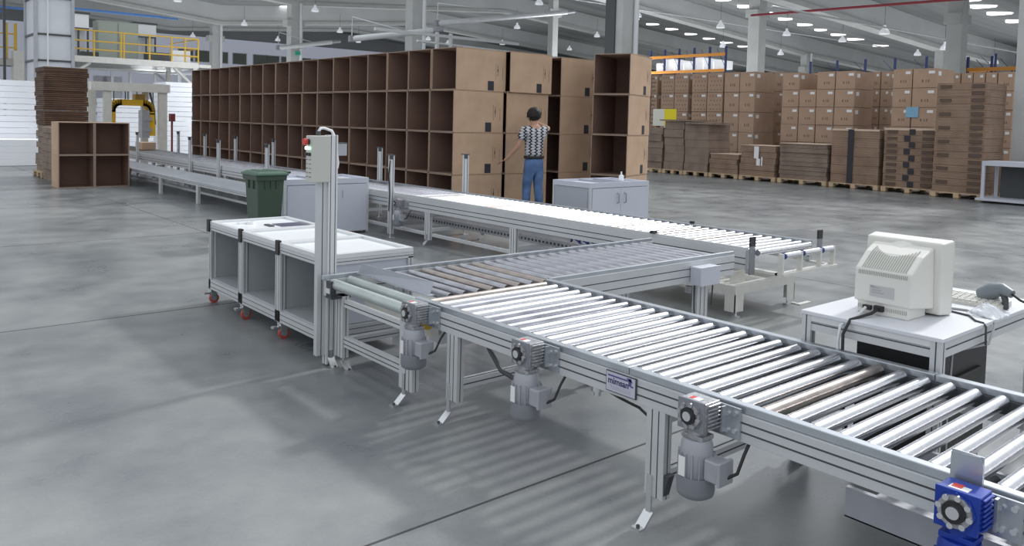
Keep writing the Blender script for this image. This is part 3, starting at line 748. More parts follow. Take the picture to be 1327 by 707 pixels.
# --- green wheeled bin
bx_, by_ = 3.95, 9.2
bn = thing('wheeled_bin', 'dark green wheeled rubbish bin standing beside the plain grey cabinet', 'bin', (bx_, by_, 0))
def fr(b, cx, cy, a0, b0, z0, a1, b1, z1, m=0):
    b.add([(cx-a0,cy-b0,z0),(cx+a0,cy-b0,z0),(cx+a0,cy+b0,z0),(cx-a0,cy+b0,z0),(cx-a1,cy-b1,z1),(cx+a1,cy-b1,z1),(cx+a1,cy+b1,z1),(cx-a1,cy+b1,z1)],
          [(0,3,2,1),(4,5,6,7),(0,1,5,4),(1,2,6,5),(2,3,7,6),(3,0,4,7)], m)
b = B(); fr(b, bx_,by_,.13,.15,.04,.165,.185,.80); fr(b,bx_,by_,.185,.21,.78,.19,.215,.84)
for k in (-.07,0,.07): b.box(bx_+k-.008,bx_+k+.008,by_-.20,by_-.17,.68,.79)
for k in (-.07,.07): b.box(bx_-.18,bx_-.15,by_+k-.008,by_+k+.008,.68,.79)
b.build('bin_body', GREEN, bn, bevel=.012)
b = B(); fr(b,bx_,by_,.205,.235,.84,.20,.23,.865); fr(b,bx_,by_,.19,.22,.865,.15,.18,.89); b.box(bx_-.12,bx_-.02,by_-.13,by_+.13,.885,.90).box(bx_+.02,bx_+.12,by_-.13,by_+.13,.885,.90)
b.cyl((bx_+.25,by_-.15,.87),(bx_+.25,by_+.15,.87),.015,10).box(bx_+.19,bx_+.26,by_-.15,by_-.12,.855,.88).box(bx_+.19,bx_+.26,by_+.12,by_+.15,.855,.88)
b.build('lid', GREENL, bn, bevel=.008)
for y in (by_-.17,by_+.17): B().cyl((bx_+.15,y-.02,.08),(bx_+.15,y+.02,.08),.08,20).build('wheel', BLK, bn)

# --- desk with monitor
dk = thing('computer_desk', 'light grey desk with aluminium frame at the right edge, carrying a monitor', 'desk', (3.86, 1.62, 0))
B().box(3.42,4.62,1.305,1.93,.695,.713).build('desk_top', mat('desk_laminate', (.70,.71,.76), .4), dk, bevel=.003)
for (x, y) in ((3.425,1.31),(3.425,1.88),(4.57,1.31),(4.57,1.88)):
    b = B(); prof(b, x,x+.045,y,y+.045,0,.695,[('-x','y',y+.022),('-y','x',x+.022)],.008); b.build('leg', [ALU, SLOT], dk, bevel=.002)
for a in ((3.43,3.465,1.355,1.88),(4.575,4.61,1.355,1.88)):
    b = B(); prof(b, a[0],a[1],a[2],a[3],.625,.665,[('-x','z',.66)],.007); b.build('apron', [ALU, SLOT], dk)
    b = B(); prof(b, a[0]-.003,a[1],a[2]-.04,a[3]+.04,.668,.694,[],.007); b.build('apron', [ALUL, SLOT], dk)
for y in (1.315,1.885):
    b = B(); prof(b, 3.47,4.57,y,y+.035,.625,.694,[('-y','z',.66)],.008); b.build('apron', [ALU, SLOT], dk)
B().box(3.55,3.565,1.36,1.72,.05,.62).build('modesty_panel', BLK, dk); B().box(3.57,4.25,1.42,1.435,.05,.62).build('modesty_panel', BLK, dk)
tag(B().box(3.62,4.15,1.40,1.60,.0,.45).build('computer_case', mat('black_case', (.012,.013,.012), .5), bevel=.006), 'black computer case standing on the floor beneath the desk', 'computer')

mn = thing('crt_monitor', 'beige CRT monitor seen from behind on the desk', 'monitor', (3.82, 1.60, .713))
# local frame: u = screen direction (away), v = left
zb = .713
def MP(u, v, z): # u away along +X, v along +Y
    return (3.605+u, 1.645+v, zb+z)
def hull(b, secs, m=0, cap=True):
    n = len(secs[0]); vs = [p for s_ in secs for p in s_]
    fs = []
    for i in range(len(secs)-1):
        fs += [(i*n+k, i*n+(k+1) % n, (i+1)*n+(k+1) % n, (i+1)*n+k) for k in range(n)]
    if cap: fs += [tuple(range(n))[::-1], tuple(range((len(secs)-1)*n, len(secs)*n))]
    b.add(vs, fs, m)
def rect(u, w, z0, z1, t=None, wt=None):
    wt = wt or w
    return [MP(u,-w,z0), MP(u,w,z0), MP(u,wt,z1), MP(u,-wt,z1)]
b = B(); hull(b, [rect(.0,.128,.055,.205), rect(.10,.137,.045,.275,wt=.132), rect(.20,.148,.035,.315,wt=.137)])
b.build('rear_housing', BEIGE, mn, bevel=.008)
b = B(); hull(b, [rect(.20,.175,.01,.335), rect(.30,.185,.0,.345)]); hull(b, [rect(.30,.185,.0,.345), rect(.325,.175,.01,.335)]); b.build('front_bezel', BEIGE, mn, bevel=.01)
b = B(); hull(b, [rect(.325,.15,.05,.30), rect(.327,.15,.05,.30)]); b.build('screen', BLK, mn)
b = B(); hull(b, [rect(.01,.115,.0,.06), rect(.18,.12,.0,.05)]); b.build('base', BEIGE, mn, bevel=.005)
# vent slats on the sloping top of the tube housing
b = B()
for k in range(19):
    v = -.098+.0108*k; d = .0024
    c = .03*(1-((v)/.1)**2)
    u1 = .150-c*2.2
    zs_ = lambda u: .2075+u*.70 if u < .1 else .2775+(u-.1)*.40
    us = [.004, min(.1, u1)]+([u1] if u1 > .1 else [])
    for ua, ub in zip(us, us[1:]):
        b.add([MP(ua,v-d,zs_(ua)),MP(ua,v+d,zs_(ua)),MP(ub,v+d,zs_(ub)),MP(ub,v-d,zs_(ub))],[(0,1,2,3)])
b.build('vent_slots', BEIGED, mn); b = B(); b3 = B()
for k in range(28):
    v = -.108+.008*k
    b.add([MP(-.0012,v-.0018,.180),MP(-.0012,v+.0018,.180),MP(-.0012,v+.0018,.199),MP(-.0012,v-.0018,.199)],[(0,1,2,3)])
    b3.add([MP(.0085,v-.0015,.022),MP(.0085,v+.0015,.022),MP(.0085,v+.0015,.040),MP(.0085,v-.0015,.040)],[(0,1,2,3)])
b.build('rear_vents', BEIGED, mn); b3.build('base_vents', BEIGED, mn)
b = B(); secs = []
for q in range(7):
    t_ = q/6; u = .10+.108*t_; wv = .03+.095*t_**.8; zt = .262+.072*t_**1.1
    secs.append([MP(u, wv*math.cos(a), .225+(zt-.225)*math.sin(a)) for a in [PI*k/12 for k in range(13)]])
hull(b, secs); b.s = [True]*len(b.s); b.build('top_hump', BEIGE, mn)
B().quad(MP(-.0015,.055,.085),MP(-.0015,-.055,.085),MP(-.0015,-.055,.135),MP(-.0015,.055,.135)).build('rating_label', mat('rating_label', (.52,.52,.53), .5), mn)
b = B()
for k in range(3): b.quad(MP(-.0022,.045,.124-.011*k),MP(-.0022,.045-.035-.01*k,.124-.011*k),MP(-.0022,.045-.035-.01*k,.127-.011*k),MP(-.0022,.045,.127-.011*k))
b.quad(MP(-.0022,.052,.127),MP(-.0022,.034,.127),MP(-.0022,.034,.133),MP(-.0022,.052,.133)); b.build('label_print', BEIGED, mn)
B().box(3.595,3.62,1.69,1.725,zb+.02,zb+.04).box(3.595,3.62,1.635,1.675,zb+.02,zb+.045).build('socket', BLK, mn)
B().tube([MP(-.01,.065,.03),MP(-.05,.075,.0),MP(-.20,.085,-.03),MP(-.215,.085,-.10),MP(-.21,.08,-.30),MP(-.17,.05,-.55)],.007,8).build('signal_cable', PVC, mn)
B().tube([MP(-.01,.01,.03),MP(-.05,.02,.015),MP(-.18,.05,-.0),MP(-.22,.06,-.06),MP(-.215,.06,-.30),MP(-.17,.04,-.55)],.007,8).build('power_cable', BLK, mn)
# keyboard, scanner, film, cables
kb = thing('keyboard', 'beige keyboard behind the monitor on the desk', 'keyboard', (4.35,1.55,.713))
B().prism([(4.20,.713),(4.36,.713),(4.36,.742),(4.20,.728)],'Y',1.36,1.80).build('key_case', CREAM, kb)
b = B()
for i in range(5):
    for j in range(14): b.box(4.21+.028*i,4.232+.028*i,1.375+.03*j,1.40+.03*j,.726+.0025*i,.74+.0028*i)
o = b.build('keys', BEIGE, kb)
sc = thing('barcode_scanner', 'grey handheld scanner resting on its side on the desk', 'scanner', (4.25,1.40,.713))
b = B(); b.tube([(4.32,1.47,.75),(4.30,1.42,.79),(4.28,1.375,.805),(4.265,1.33,.79)],[.045,.04,.028,.02],12); b.build('scanner_head', SCAN, sc)
B().tube([(4.285,1.385,.80),(4.27,1.36,.76),(4.265,1.355,.715)],.015,8).build('handle', DRK, sc)
B().tube([(4.265,1.33,.79),(4.25,1.29,.77),(4.24,1.22,.75),(4.22,1.1,.70)],.006,6).build('cord', BLK, sc)
import random as rnd
b = B(); fl_pts = []
n = 10
for i in range(n+1):
    for j in range(n+1):
        u = i/n-.5; v = j/n-.5; h = .045*max(0,1-4*(u*u+v*v))+rnd.uniform(0,.012)
        fl_pts.append((4.05+.16*u, 1.36+.14*v, .7145+h))
b.add(fl_pts, [(i*(n+1)+j,(i+1)*(n+1)+j,(i+1)*(n+1)+j+1,i*(n+1)+j+1) for i in range(n) for j in range(n)])
tag(b.build('plastic_bag', CLEAR), 'crumpled clear plastic bag at the desk edge by the keyboard', 'bag')
tag(B().tube([(3.98,1.50,.717),(3.95,1.40,.718),(3.87,1.345,.717),(3.86,1.31,.716),(3.86,1.298,.70),(3.86,1.296,.62)],.005,6).build('cable', DRK), 'thin grey cable looping over the desk edge nearer the monitor', 'cable')
tag(B().tube([(4.02,1.58,.717),(4.06,1.45,.718),(3.98,1.34,.717),(3.97,1.298,.70),(3.90,1.297,.62),(3.78,1.40,.58),(3.70,1.38,.3),(3.72,1.38,.0)],.006,6).build('cable', CABLE), 'pale cable hanging from the desk edge down to the floor', 'cable')

# ------------------------------------------------------------------ open cartons
def open_box(w=.66, h=.672, d=1.02, face='print'):
    """open-fronted carton: origin at front-bottom-right corner; opening towards -X, depth +X, width +Y"""
    b = B(); t = .008
    b.box(0,d,0,t,0,h,0)                 # -Y side (printed face)
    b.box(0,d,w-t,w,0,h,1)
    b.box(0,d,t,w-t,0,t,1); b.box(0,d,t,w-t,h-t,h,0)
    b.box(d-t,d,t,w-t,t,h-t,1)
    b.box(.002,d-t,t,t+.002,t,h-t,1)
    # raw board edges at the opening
    for (y0,y1,z0,z1) in ((0,t*1.6,0,h),(w-t*1.6,w,0,h),(0,w,0,t*1.6),(0,w,h-t*1.6,h)): b.box(-.002,.0,y0,y1,z0,z1,2)
    # printed marks on the -Y side
    e = -.0015
    b.box(d*.63,d*.755,e,0,.012,.165,3)
    b.box(d*.79,d*.795,e,0,.2,.46,4)
    b.box(d*.83,d*.836,e,0,.25,.43,3); b.box(d*.824,d*.842,e,0,.32,.37,3)
    b.box(d*.93,d*.936,e,0,.2,.40,4)
    b.box(.0,d,e,0,h-.012,h-.008,4)
    return b
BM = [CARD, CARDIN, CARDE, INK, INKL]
obx = open_box().build('open_carton', BM)
obx.location = (7.516, 10.24, 0); tag(obx, '', 'box', 'open cartons of the long wall')
ROWN = ['bottom', 'third', 'second', 'top']
first = True
Y0 = 10.30; PITCH = .668
for r in range(4):
    for c in range(18):
        y = Y0+c*PITCH*1.0; 
        if first: o = obx; first = False
        else: o = obx.copy(); COL.objects.link(o)
        j = random.uniform(-.012,.012)
        o.location = (7.516+j+(.03 if r == 3 and c == 0 else 0), y+random.uniform(-.004,.004), r*.677)
        o.rotation_euler = (0,0,random.uniform(-.006,.006))
        o['label'] = 'open carton in the long wall, %s row, %s from its right corner' % (ROWN[r], ORD[c])
# second and third stacks behind the corner (show printed sides)
sec = open_box(.66,.672,.93).build('open_carton', BM); tag(sec, 'x', 'box', 'printed cartons behind the wall corner')
k = 0
for si, (x, y, d) in enumerate(((8.57,10.20,.93),(9.80,10.25,.93))):
    for r in range(4):
        o = sec if k == 0 else sec.copy()
        if k: COL.objects.link(o)
        k += 1
        o.location = (x+(.02 if r == 3 and si == 0 else 0), y+(0 if si else (.05 if r < 3 else .0)), r*.677*(.995 if si else 1)); o.rotation_euler = (0,0,-.02 if si else .0)
        o['label'] = 'printed carton in the %s stack, %s row' % ('second' if si == 0 else 'third', ROWN[r])
# separate stack at right, opening turned to the camera
lst = open_box(.66,.678,1.0).build('open_carton', BM); tag(lst, 'x', 'box', 'open cartons of the separate right-hand stack')
for r in range(4):
    o = lst if r == 0 else lst.copy()
    if r: COL.objects.link(o)
    o.location = (10.13+.01*r, 8.97, r*.683); o.rotation_euler = (0,0,math.radians(20))
    o['label'] = 'open carton of the separate right-hand stack, %s' % ROWN[r]+' row'
# four open cartons at left
lb = open_box(.655,.655,1.0)
def left_box():
    b = B(); t=.01; w=.655; h=.655; d=.62
    b.box(0,t,0,d,0,h,0).box(w-t,w,0,d,0,h,1).box(t,w-t,0,d,0,t,1).box(t,w-t,0,d,h-t,h,0).box(t,w-t,d-t,d,t,h-t,1)
    for (a,c,e,f) in ((0,.02,0,h),(w-.02,w,0,h),(0,w,0,.016),(0,w,h-.016,h)): b.box(a,c,-.002,0,e,f,2)
    return b
lo = left_box().build('open_carton', BM); tag(lo, 'x', 'box', 'four open cartons by the flattened stack at left')
k = 0
for r in range(2):
    for c in range(2):
        o = lo if k == 0 else lo.copy()
        if k: COL.objects.link(o)
        k += 1; o.location = (3.42+.66*c, 17.84, .657*r)
        o['label'] = 'dark open carton of the block of four at left, %s %s one' % (['lower','upper'][r], ['left','right'][c])

# ------------------------------------------------------------------ flattened carton stacks
def bundle(x0,x1,y0,y1,z0,z1,m,name='flattened_cartons',jit=.02):
    b = B(); dx = random.uniform(-jit,jit); dy = random.uniform(-jit,jit)
    b.box(x0+dx,x1+dx,y0+dy,y1+dy,z0+.003,z1-.002)
    return b.build(name, m)
def pallet(x0,x1,y0,y1,label):
    t = thing('wooden_pallet', label, 'pallet', ((x0+x1)/2,(y0+y1)/2,0), 0, 'wooden pallets under the flattened cartons')
    n = 5; w = (y1-y0)
    for k in range(n):
        xx = x0+k*(x1-x0-.12)/(n-1); B().box(xx,xx+.12,y0,y1,.115,.14).build('deck_board', WOOD, t)
    for yy in (y0, (y0+y1)/2-.06, y1-.12):
        B().box(x0,x0+.14,yy,yy+.12,.02,.115).build('block', WOOD, t)
        B().box(x1-.14,x1,yy,yy+.12,.02,.115).build('block', WOOD, t)
        B().box(x0,x1,yy,yy+.12,0,.02).build('bottom_board', WOODD, t)
# (name, y_hi, y_lo, top z, layers, depth, material)
ST = [('first from left', 17.45,16.60,1.46,6,1.0,FLAT2,'partly behind the open cartons'),
      ('second from left', 16.56,15.75,1.68,6,1.0,FLAT2,''),
      ('third from left', 15.72,14.80,1.60,6,1.1,FLAT2,''),
      ('fourth from left, low', 14.76,13.74,.72,4,1.0,FLAT,''),
      ('fifth from left, white film', 13.68,12.50,1.02,5,1.0,FLAT,''),
      ('sixth from left', 12.42,10.96,1.12,8,1.0,FLAT2,''),
      ('with one black strap', 10.88,9.56,1.56,6,1.0,FLAT,''),
      ('with stepped black marks', 9.48,8.17,1.61,9,1.0,FLAT,''),
      ('tallest, at the right end', 8.12,6.98,2.70,16,1.15,FLAT,'')]
XF = 20.45
for i, (nm, yh, yl, zt, n, dp, m, ex) in enumerate(ST):
    x0 = XF if i < 8 else 20.1
    pallet(x0-.03, x0+dp, yl, yh, 'wooden pallet under the %s flattened-carton stack' % nm.split(' with')[0].split(',')[0])
    hh = (zt-.14)/n
    for k in range(n):
        z0 = .14+k*hh
        o = bundle(x0, x0+dp, yl+.02, yh-.02, z0, z0+hh, m, jit=.008 if i in (6,7,8) else .03)
        tag(o, 'flattened carton layer %d up, in the pallet stack %s' % (k+1, nm), 'cardboard', 'bundles in the stack %s' % nm)
        if i == 8 or i == 7:
            B().box(x0-.022,x0-.0095,yl+.08,yl+.35,z0+hh*.25,z0+hh*.8).build('printed_mark', FAINT, o)
            if k % 2 or i == 7: B().box(x0-.022,x0-.0095,yh-.35,yh-.1,z0+hh*.25,z0+hh*.7).build('printed_mark', FAINT, o)
        if i == 7:
            ym = (yl+yh)/2+(.06 if k % 2 else -.06)
            B().box(x0-.024,x0-.0098,ym-.07,ym+.07,z0+.02,z0+hh*.95).build('black_patch', INK, o)
        if k == n-1 and i in (3,4,5,6,7):
            B().box(x0-.012,x0+dp,yl+.03,yh-.03,z0+hh-(.04 if i > 5 else .001),z0+hh+.012).build('pale_top_sheet', PALE, o)
    if i == 6:
        tag(B().box(XF-.03,XF-.016,10.25,10.40,.14,1.56).build('black_strap', INK), 'wide black band down the third stack from the right', 'strap')
    if i == 4:
        tag(B().box(XF-.03,XF-.02,13.05,13.2,.65,1.0).box(XF-.03,XF-.02,13.0,13.12,.45,.65).box(XF-.03,XF-.02,12.92,12.96,.45,.7).build('torn_film', WHT), 'torn white film on the front of the low fifth stack', 'film')
# side-on flaps lying on top of stack two/three
tag(B().box(20.4,21.4,15.2,16.7,1.685,1.73).build('loose_board', FLAT2), 'loose cardboard sheet lying over the second stack', 'cardboard')
tag(B().box(20.3,21.3,14.55,15.6,1.605,1.66).build('loose_board', FLAT2), 'loose cardboard sheet lying over the third stack', 'cardboard')
# yellow and white board
yb = thing('notice_board', 'half yellow half white board above the first pallet stack', 'sign', (21.53,17.4,0))
B().box(21.50,21.53,16.92,17.41,1.52,2.09).build('yellow_half', YBOARD, yb); B().box(21.50,21.53,17.41,17.90,1.52,2.09).build('white_half', WBOARD, yb)
B().box(21.53,21.57,17.38,17.43,0,2.05).build('stake', ALU, yb)

# big dark stack and its neighbours at left
for k in range(12):
    o = bundle(3.66,4.55,20.5,21.5,1.20+k*.1092,1.20+(k+1)*.1092,FLATD,jit=.02)
    tag(o, 'dark flattened cartons in the tall left stack, layer %d from bottom' % (k+1), 'cardboard', 'dark bundles of the tall left stack')
lp = []
for k in range(9):
    o = bundle(3.62,4.6,18.9,20.45,k*.13,(k+1)*.13,FLAT2,jit=.035)
    tag(o, 'flattened cartons behind the four open boxes, layer %d from bottom' % (k+1), 'cardboard', 'bundles behind the four open boxes')
pallet(3.6,4.6,20.5,21.5,'wooden pallet under the dark flattened stack at left')
for k in range(8):
    o = bundle(3.68,4.55,20.52,21.5,.14+k*.1325,.14+(k+1)*.1325,FLAT2,jit=.03)
    tag(o, 'grey-edged bundle under the tall dark stack, layer %d from its bottom' % (k+1), 'cardboard', 'bundles under the tall dark stack')
# white foam blocks
def foam(x0,x1,y0,y1,z0,z1,n,nm):
    h = (z1-z0)/n
    for k in range(n):
        j = random.uniform(-.03,.03)
        b = B().box(x0+j,x1+j,y0,y1,z0+k*h+.012,z0+(k+1)*h-.008)
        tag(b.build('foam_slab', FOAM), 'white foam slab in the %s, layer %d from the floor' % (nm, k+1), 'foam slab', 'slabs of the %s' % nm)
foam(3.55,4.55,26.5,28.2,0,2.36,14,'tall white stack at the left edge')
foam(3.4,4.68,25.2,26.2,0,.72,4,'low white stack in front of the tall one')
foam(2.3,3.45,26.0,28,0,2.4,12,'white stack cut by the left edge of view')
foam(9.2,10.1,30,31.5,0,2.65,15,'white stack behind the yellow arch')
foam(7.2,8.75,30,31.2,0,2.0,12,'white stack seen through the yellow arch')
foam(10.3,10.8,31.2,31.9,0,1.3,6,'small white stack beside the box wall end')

# strapping machine gate
gt = thing('strapping_machine', 'white gate frame with a yellow strapping arch over the rear conveyor', 'machine', (6.4,24,0))
for (x, w, y) in ((5.42,.20,24.0),(5.72,.20,23.6),(7.15,.22,23.6),(6.95,.18,24.6)):
    B().box(x-w/2,x+w/2,y,y+.14,0,2.15).build('post', CTRL if y > 24.2 else CREAM, gt)
B().box(5.30,7.32,23.55,23.8,2.10,2.33).build('top_beam', CREAM, gt); B().box(5.30,7.32,24.2,24.6,2.12,2.3).build('top_beam', CTRL, gt)
ar = []
pts = [(5.90,.62),(5.90,1.55)]
for k in range(7):
    a = PI-k*PI/12; pts.append((6.12+.22*math.cos(a),1.58+.22*math.sin(a)))
for k in range(7):
    a = PI/2-k*PI/12; pts.append((6.72+.22*math.cos(a),1.58+.22*math.sin(a)))
pts += [(6.94,1.5),(6.94,.90)]
b = B()
for (xa,za),(xb,zb_) in zip(pts,pts[1:]):
    d = Vector((xb-xa,0,zb_-za)); L_ = d.length; ang = math.atan2(d.z,d.x)
    b.cbox(((xa+xb)/2,24.05,(za+zb_)/2),(L_+.04,.35,.17),0,Matrix.Rotation(-ang,3,'Y'))
b.build('arch', YEL, gt)
B().box(6.66,6.86,23.85,24.2,.82,1.60).box(6.70,6.92,23.83,24.1,1.0,1.1).box(6.70,6.92,23.83,24.1,1.3,1.4).build('side_unit', GREYP, gt)
B().box(6.5,6.75,23.9,24.2,1.86,2.04).build('drive_block', mat('ochre', (.35,.22,.05), .6), gt)
b = B()
for x in (5.95,6.25,6.32,6.55,6.98): b.cyl((x,23.95,1.8),(x,23.95,2.12),.014,6)
b.build('hanger_rods', DRK, gt)
B().tube([(5.72,23.9,2.1),(5.70,23.9,1.7),(5.75,23.9,1.2)],.03,6).build('hose', DRK, gt); B().tube([(6.88,23.9,2.1),(6.98,23.9,1.7),(7.02,23.9,1.2)],.03,6).build('hose', DRK, gt)
tag(B().box(6.12,6.45,21.9,22.5,.58,.76).build('small_carton', CARD), 'brown carton lying on the conveyor under the yellow arch', 'box')
tag(B().box(8.2,8.5,23.9,24.0,0,.05).cyl((7.42,23.7,0),(7.42,23.7,1.4),.03,8).box(7.36,7.48,23.6,23.8,1.3,1.52).build('signal_horn', mat('dark_red', (.20,.04,.05), .5)), 'dark red signal unit beside the right post of the white gate', 'signal')
tag(B().box(5.2,5.32,24.4,24.5,1.0,1.55).box(5.18,5.34,24.39,24.5,1.3,1.38,1).box(5.3,5.22,24.3,24.5,0,1.0,2).build('poster', [LBLUE, RED, ALU]), 'small blue and red notice beside the white gate', 'sign')
tag(B().box(5.0,5.1,24.3,24.5,0,1.65).build('yellow_pole', YEL), 'orange yellow pole between the dark stack and the white gate', 'pole')

# panelled tower
tw = thing('panelled_tower', 'tall steel tower clad in milky panels behind the left stacks', 'tower', (5.6,31,0))
x0,x1,y0,y1 = 5.12,6.2,30.0,31.7
for (x,y) in ((x0,y0),(x1,y0),(x0,y1),(x1,y1)): B().box(x-.05,x+.05,y-.05,y+.05,.6,8.6).build('upright', GREYP, tw)
for z in (.65,1.95,3.15,4.0,5.2,6.6,7.9):
    B().box(x0,x1,y0-.03,y0+.03,z-.03,z+.03).box(x0-.03,x0+.03,y0,y1,z-.03,z+.03).build('dark_rail', DRK, tw)
B().box(x0+.05,x1-.05,y0+.02,y0+.04,.65,5.3).build('panel', POLY, tw); B().box(x0+.02,x0+.04,y0+.05,y1-.05,.65,5.3).build('panel', POLY, tw)
B().box(x0+.05,x1-.05,y0+.02,y0+.04,5.3,8.6).build('upper_panel', WTOP, tw)
B().cyl((5.45,29.9,1.8),(5.45,29.9,8.5),.025,8).build('conduit', PVC, tw)
B().box(x0,x1,y0,y1,0,.6).build('plinth', GREYP, tw)
tag(B().box(4.72,4.80,33.5,33.6,0,8).build('thin_mast', DRK), 'thin dark mast at the far left', 'post')

# mezzanine with yellow railing
mz = thing('mezzanine', 'raised steel walkway with a yellow railing behind the white gate', 'platform', (8.8,33,0))
B().box(6.3,11.5,32,37.3,3.33,3.45).build('deck', CREAM, mz); B().box(6.3,11.0,31.95,32.03,3.28,3.50).build('edge_beam', CREAM, mz)
for (x,y) in ((10.9,32.1),(10.9,35.3),(6.4,35.3)): B().box(x-.08,x+.08,y-.08,y+.08,0,3.3).build('column', CREAM, mz)
B().tube([(10.85,32.1,2.6),(10.1,32.1,3.3)],.06,6).build('brace', CREAM, mz); B().tube([(6.4,32.1,2.7),(7.2,32.1,3.28)],.06,6).build('brace', CREAM, mz)
rl = B()
for z in (3.75,4.05,4.42): rl.tube([(6.3,32,z),(11,32,z)],.028,6).tube([(11,32,z),(11,35.5,z)],.028,6)
rl.build('handrail', YELR, mz)
for x in [6.45,7.3,8.2,8.3,9.2,10.0,10.5,11.0]: B().cyl((x,32,3.45),(x,32,4.42),.032,6).build('rail_post', YELR, mz)
ec = thing('electrical_cabinet', 'grey green double-door electrical cabinet on the walkway', 'cabinet', (8.9,34,3.45))
B().box(7.85,9.35,34,34.6,3.45,5.02).build('cabinet_body', mat('grey_green', (.36,.40,.36), .6), ec)
B().box(7.89,8.58,33.97,34,3.5,4.97).build('door', mat('grey_green_door', (.38,.42,.38), .6), ec); B().box(8.62,9.31,33.97,34,3.5,4.97).build('door', mat('grey_green_door2', (.38,.42,.38), .6), ec)
B().box(8.66,8.71,33.94,33.97,4.2,4.4).build('handle', DRK, ec)
def booth(x0,x1,y,z0,z1,label):
    t = thing('machine_booth', label, 'machine', ((x0+x1)/2,y,z0))
    B().box(x0,x1,y,y+.8,z1-.55,z1-.05).build('white_header', WTOP, t); B().box(x0-.04,x1+.04,y-.03,y+.85,z1-.05,z1+.03).build('dark_trim', DRK, t)
    B().box(x0,x1,y-.02,y,z1-.62,z1-.55).build('dark_trim', DRK, t)
    for x in (x0,(x0+x1)/2,x1-.06): B().box(x,x+.06,y,y+.06,z0,z1-.6).build('post', DRK, t)
    B().box(x0+.06,x1-.06,y+.3,y+.35,z0,z1-.6).build('panel', POLY, t)
booth(6.65,7.4,33.2,3.45,5.15,'dark-framed booth with a white header left of the electrical cabinet')
booth(9.85,10.7,36.3,3.45,5.3,'dark-framed booth with a white header right of the electrical cabinet')
tag(B().box(10.2,10.9,32.6,33.0,3.45,3.98).build('white_machine_box', WTOP), 'small white box at the right end of the walkway', 'box')
tag(B().box(9.3,10.1,32.6,33.1,3.45,3.85).box(7.0,7.6,32.6,33.0,3.45,3.7).build('machine_parts', DRK), 'dark machine parts lying on the walkway', 'machine part')
m2 = thing('steel_framework', 'pale steel framework of machines under the walkway', 'machine frame', (9,36,0))
for x in (8.0,8.9,9.6,10.6,11.6,12.6): B().box(x-.05,x+.05,36,36.1,0,3.3).build('upright', ALUL, m2)
for z in (1.7,2.6,3.2): B().box(7.9,13.0,35.98,36.1,z,z+.09).build('crossbar', ALUL, m2)
B().box(8.4,9.4,36.5,37,1.4,3.0).build('machine_body', GREYP, m2); B().tube([(10.6,36,3.2),(12.6,36,1.7)],.05,6).build('brace', PVC, m2)
# far-left yellow structures and blue cranes
yl_ = thing('yellow_scaffold', 'yellow scaffold structure at the far upper left', 'scaffold', (5,42,0))
B().box(2.5,6.3,41.5,43,3.45,3.75).build('deck', CTRL, yl_)
for x in (4.3,4.7,5.2,5.55,5.95,6.3): B().box(x-.06,x+.06,41.4,41.5,3.75,5.3 if x > 5 else 4.9).build('upright', YELR, yl_)
for z in (4.2,4.8): B().box(2.5,6.3,41.42,41.48,z,z+.06).build('handrail', YELR, yl_)
B().box(6.2,6.8,41.3,41.9,0,4.1).build('support', CREAM, yl_)
B().box(4.1,4.5,41.3,41.5,3.8,4.7).build('yellow_panel', YELR, yl_)
tag(B().cyl((5.35,40.5,4.6),(5.35,40.5,5.6),.05,8,0).cyl((5.35,40.5,5.4),(5.35,40.5,5.65),.14,12,1).build('warning_lamp', [YEL, RED]), 'red warning lamp on the yellow scaffold', 'lamp')
for i,(xa,xb,y,z) in enumerate(((3.5,9,45,6.3),(9,16,50,7.1),(10,14.5,48,6.9),(4,7,50,6.6))):
    tag(B().box(xa,xb,y,y+.15,z,z+.10).build('blue_crane_beam', mat('crane_blue_%d' % i, (.08,.22,.55), .5)), 'blue crane beam under the roof at upper left, %s one' % ['long near','far high','short middle','leftmost far'][i], 'beam', 'blue crane beams')

# ------------------------------------------------------------------ stacked full cartons behind the pallets
def carton(w,h,d,pat=False):
    b = B().box(0,d,0,w,0,h,0)
    b.box(-.004,0,0,w,h*.485,h*.495,3) if 0 else None
    b.box(-.004,0,.05,.05+min(.17,w*.26),h-.15,h-.07,1)
    b.box(.0+.12,.30,-.004,0,h-.2,h-.08,1)
    if pat:
        for i in range(4):
            for j in range(4): b.box(-.003,0,.06+(w-.1)/4*i+(.04 if j % 2 else 0),.10+(w-.1)/4*i+(.04 if j % 2 else 0),.06+h/4.4*j,.11+h/4.4*j,2)
    else:
        b.box(-.003,0,w*.30,w*.36,h*.28,h*.42,2).box(-.003,0,w*.42,w*.46,h*.28,h*.42,2).box(-.003,0,w*.55,w*.62,h*.28,h*.42,2)
    return b
CM = [CARDB, WHT, INKL, INK]
base_c = {}
def place_carton(x,y0,y1,z,h,d,pat,label,group):
    key = (round(y1-y0,2),h,d,pat)
    if key not in base_c:
        o = carton(y1-y0-.02,h-.012,d,pat).build('stacked_carton', CM); base_c[key] = o
    else: o = base_c[key].copy(); COL.objects.link(o)
    o.location = (x+random.uniform(-.015,.015),y0+.01,z); tag(o,label,'box',group)
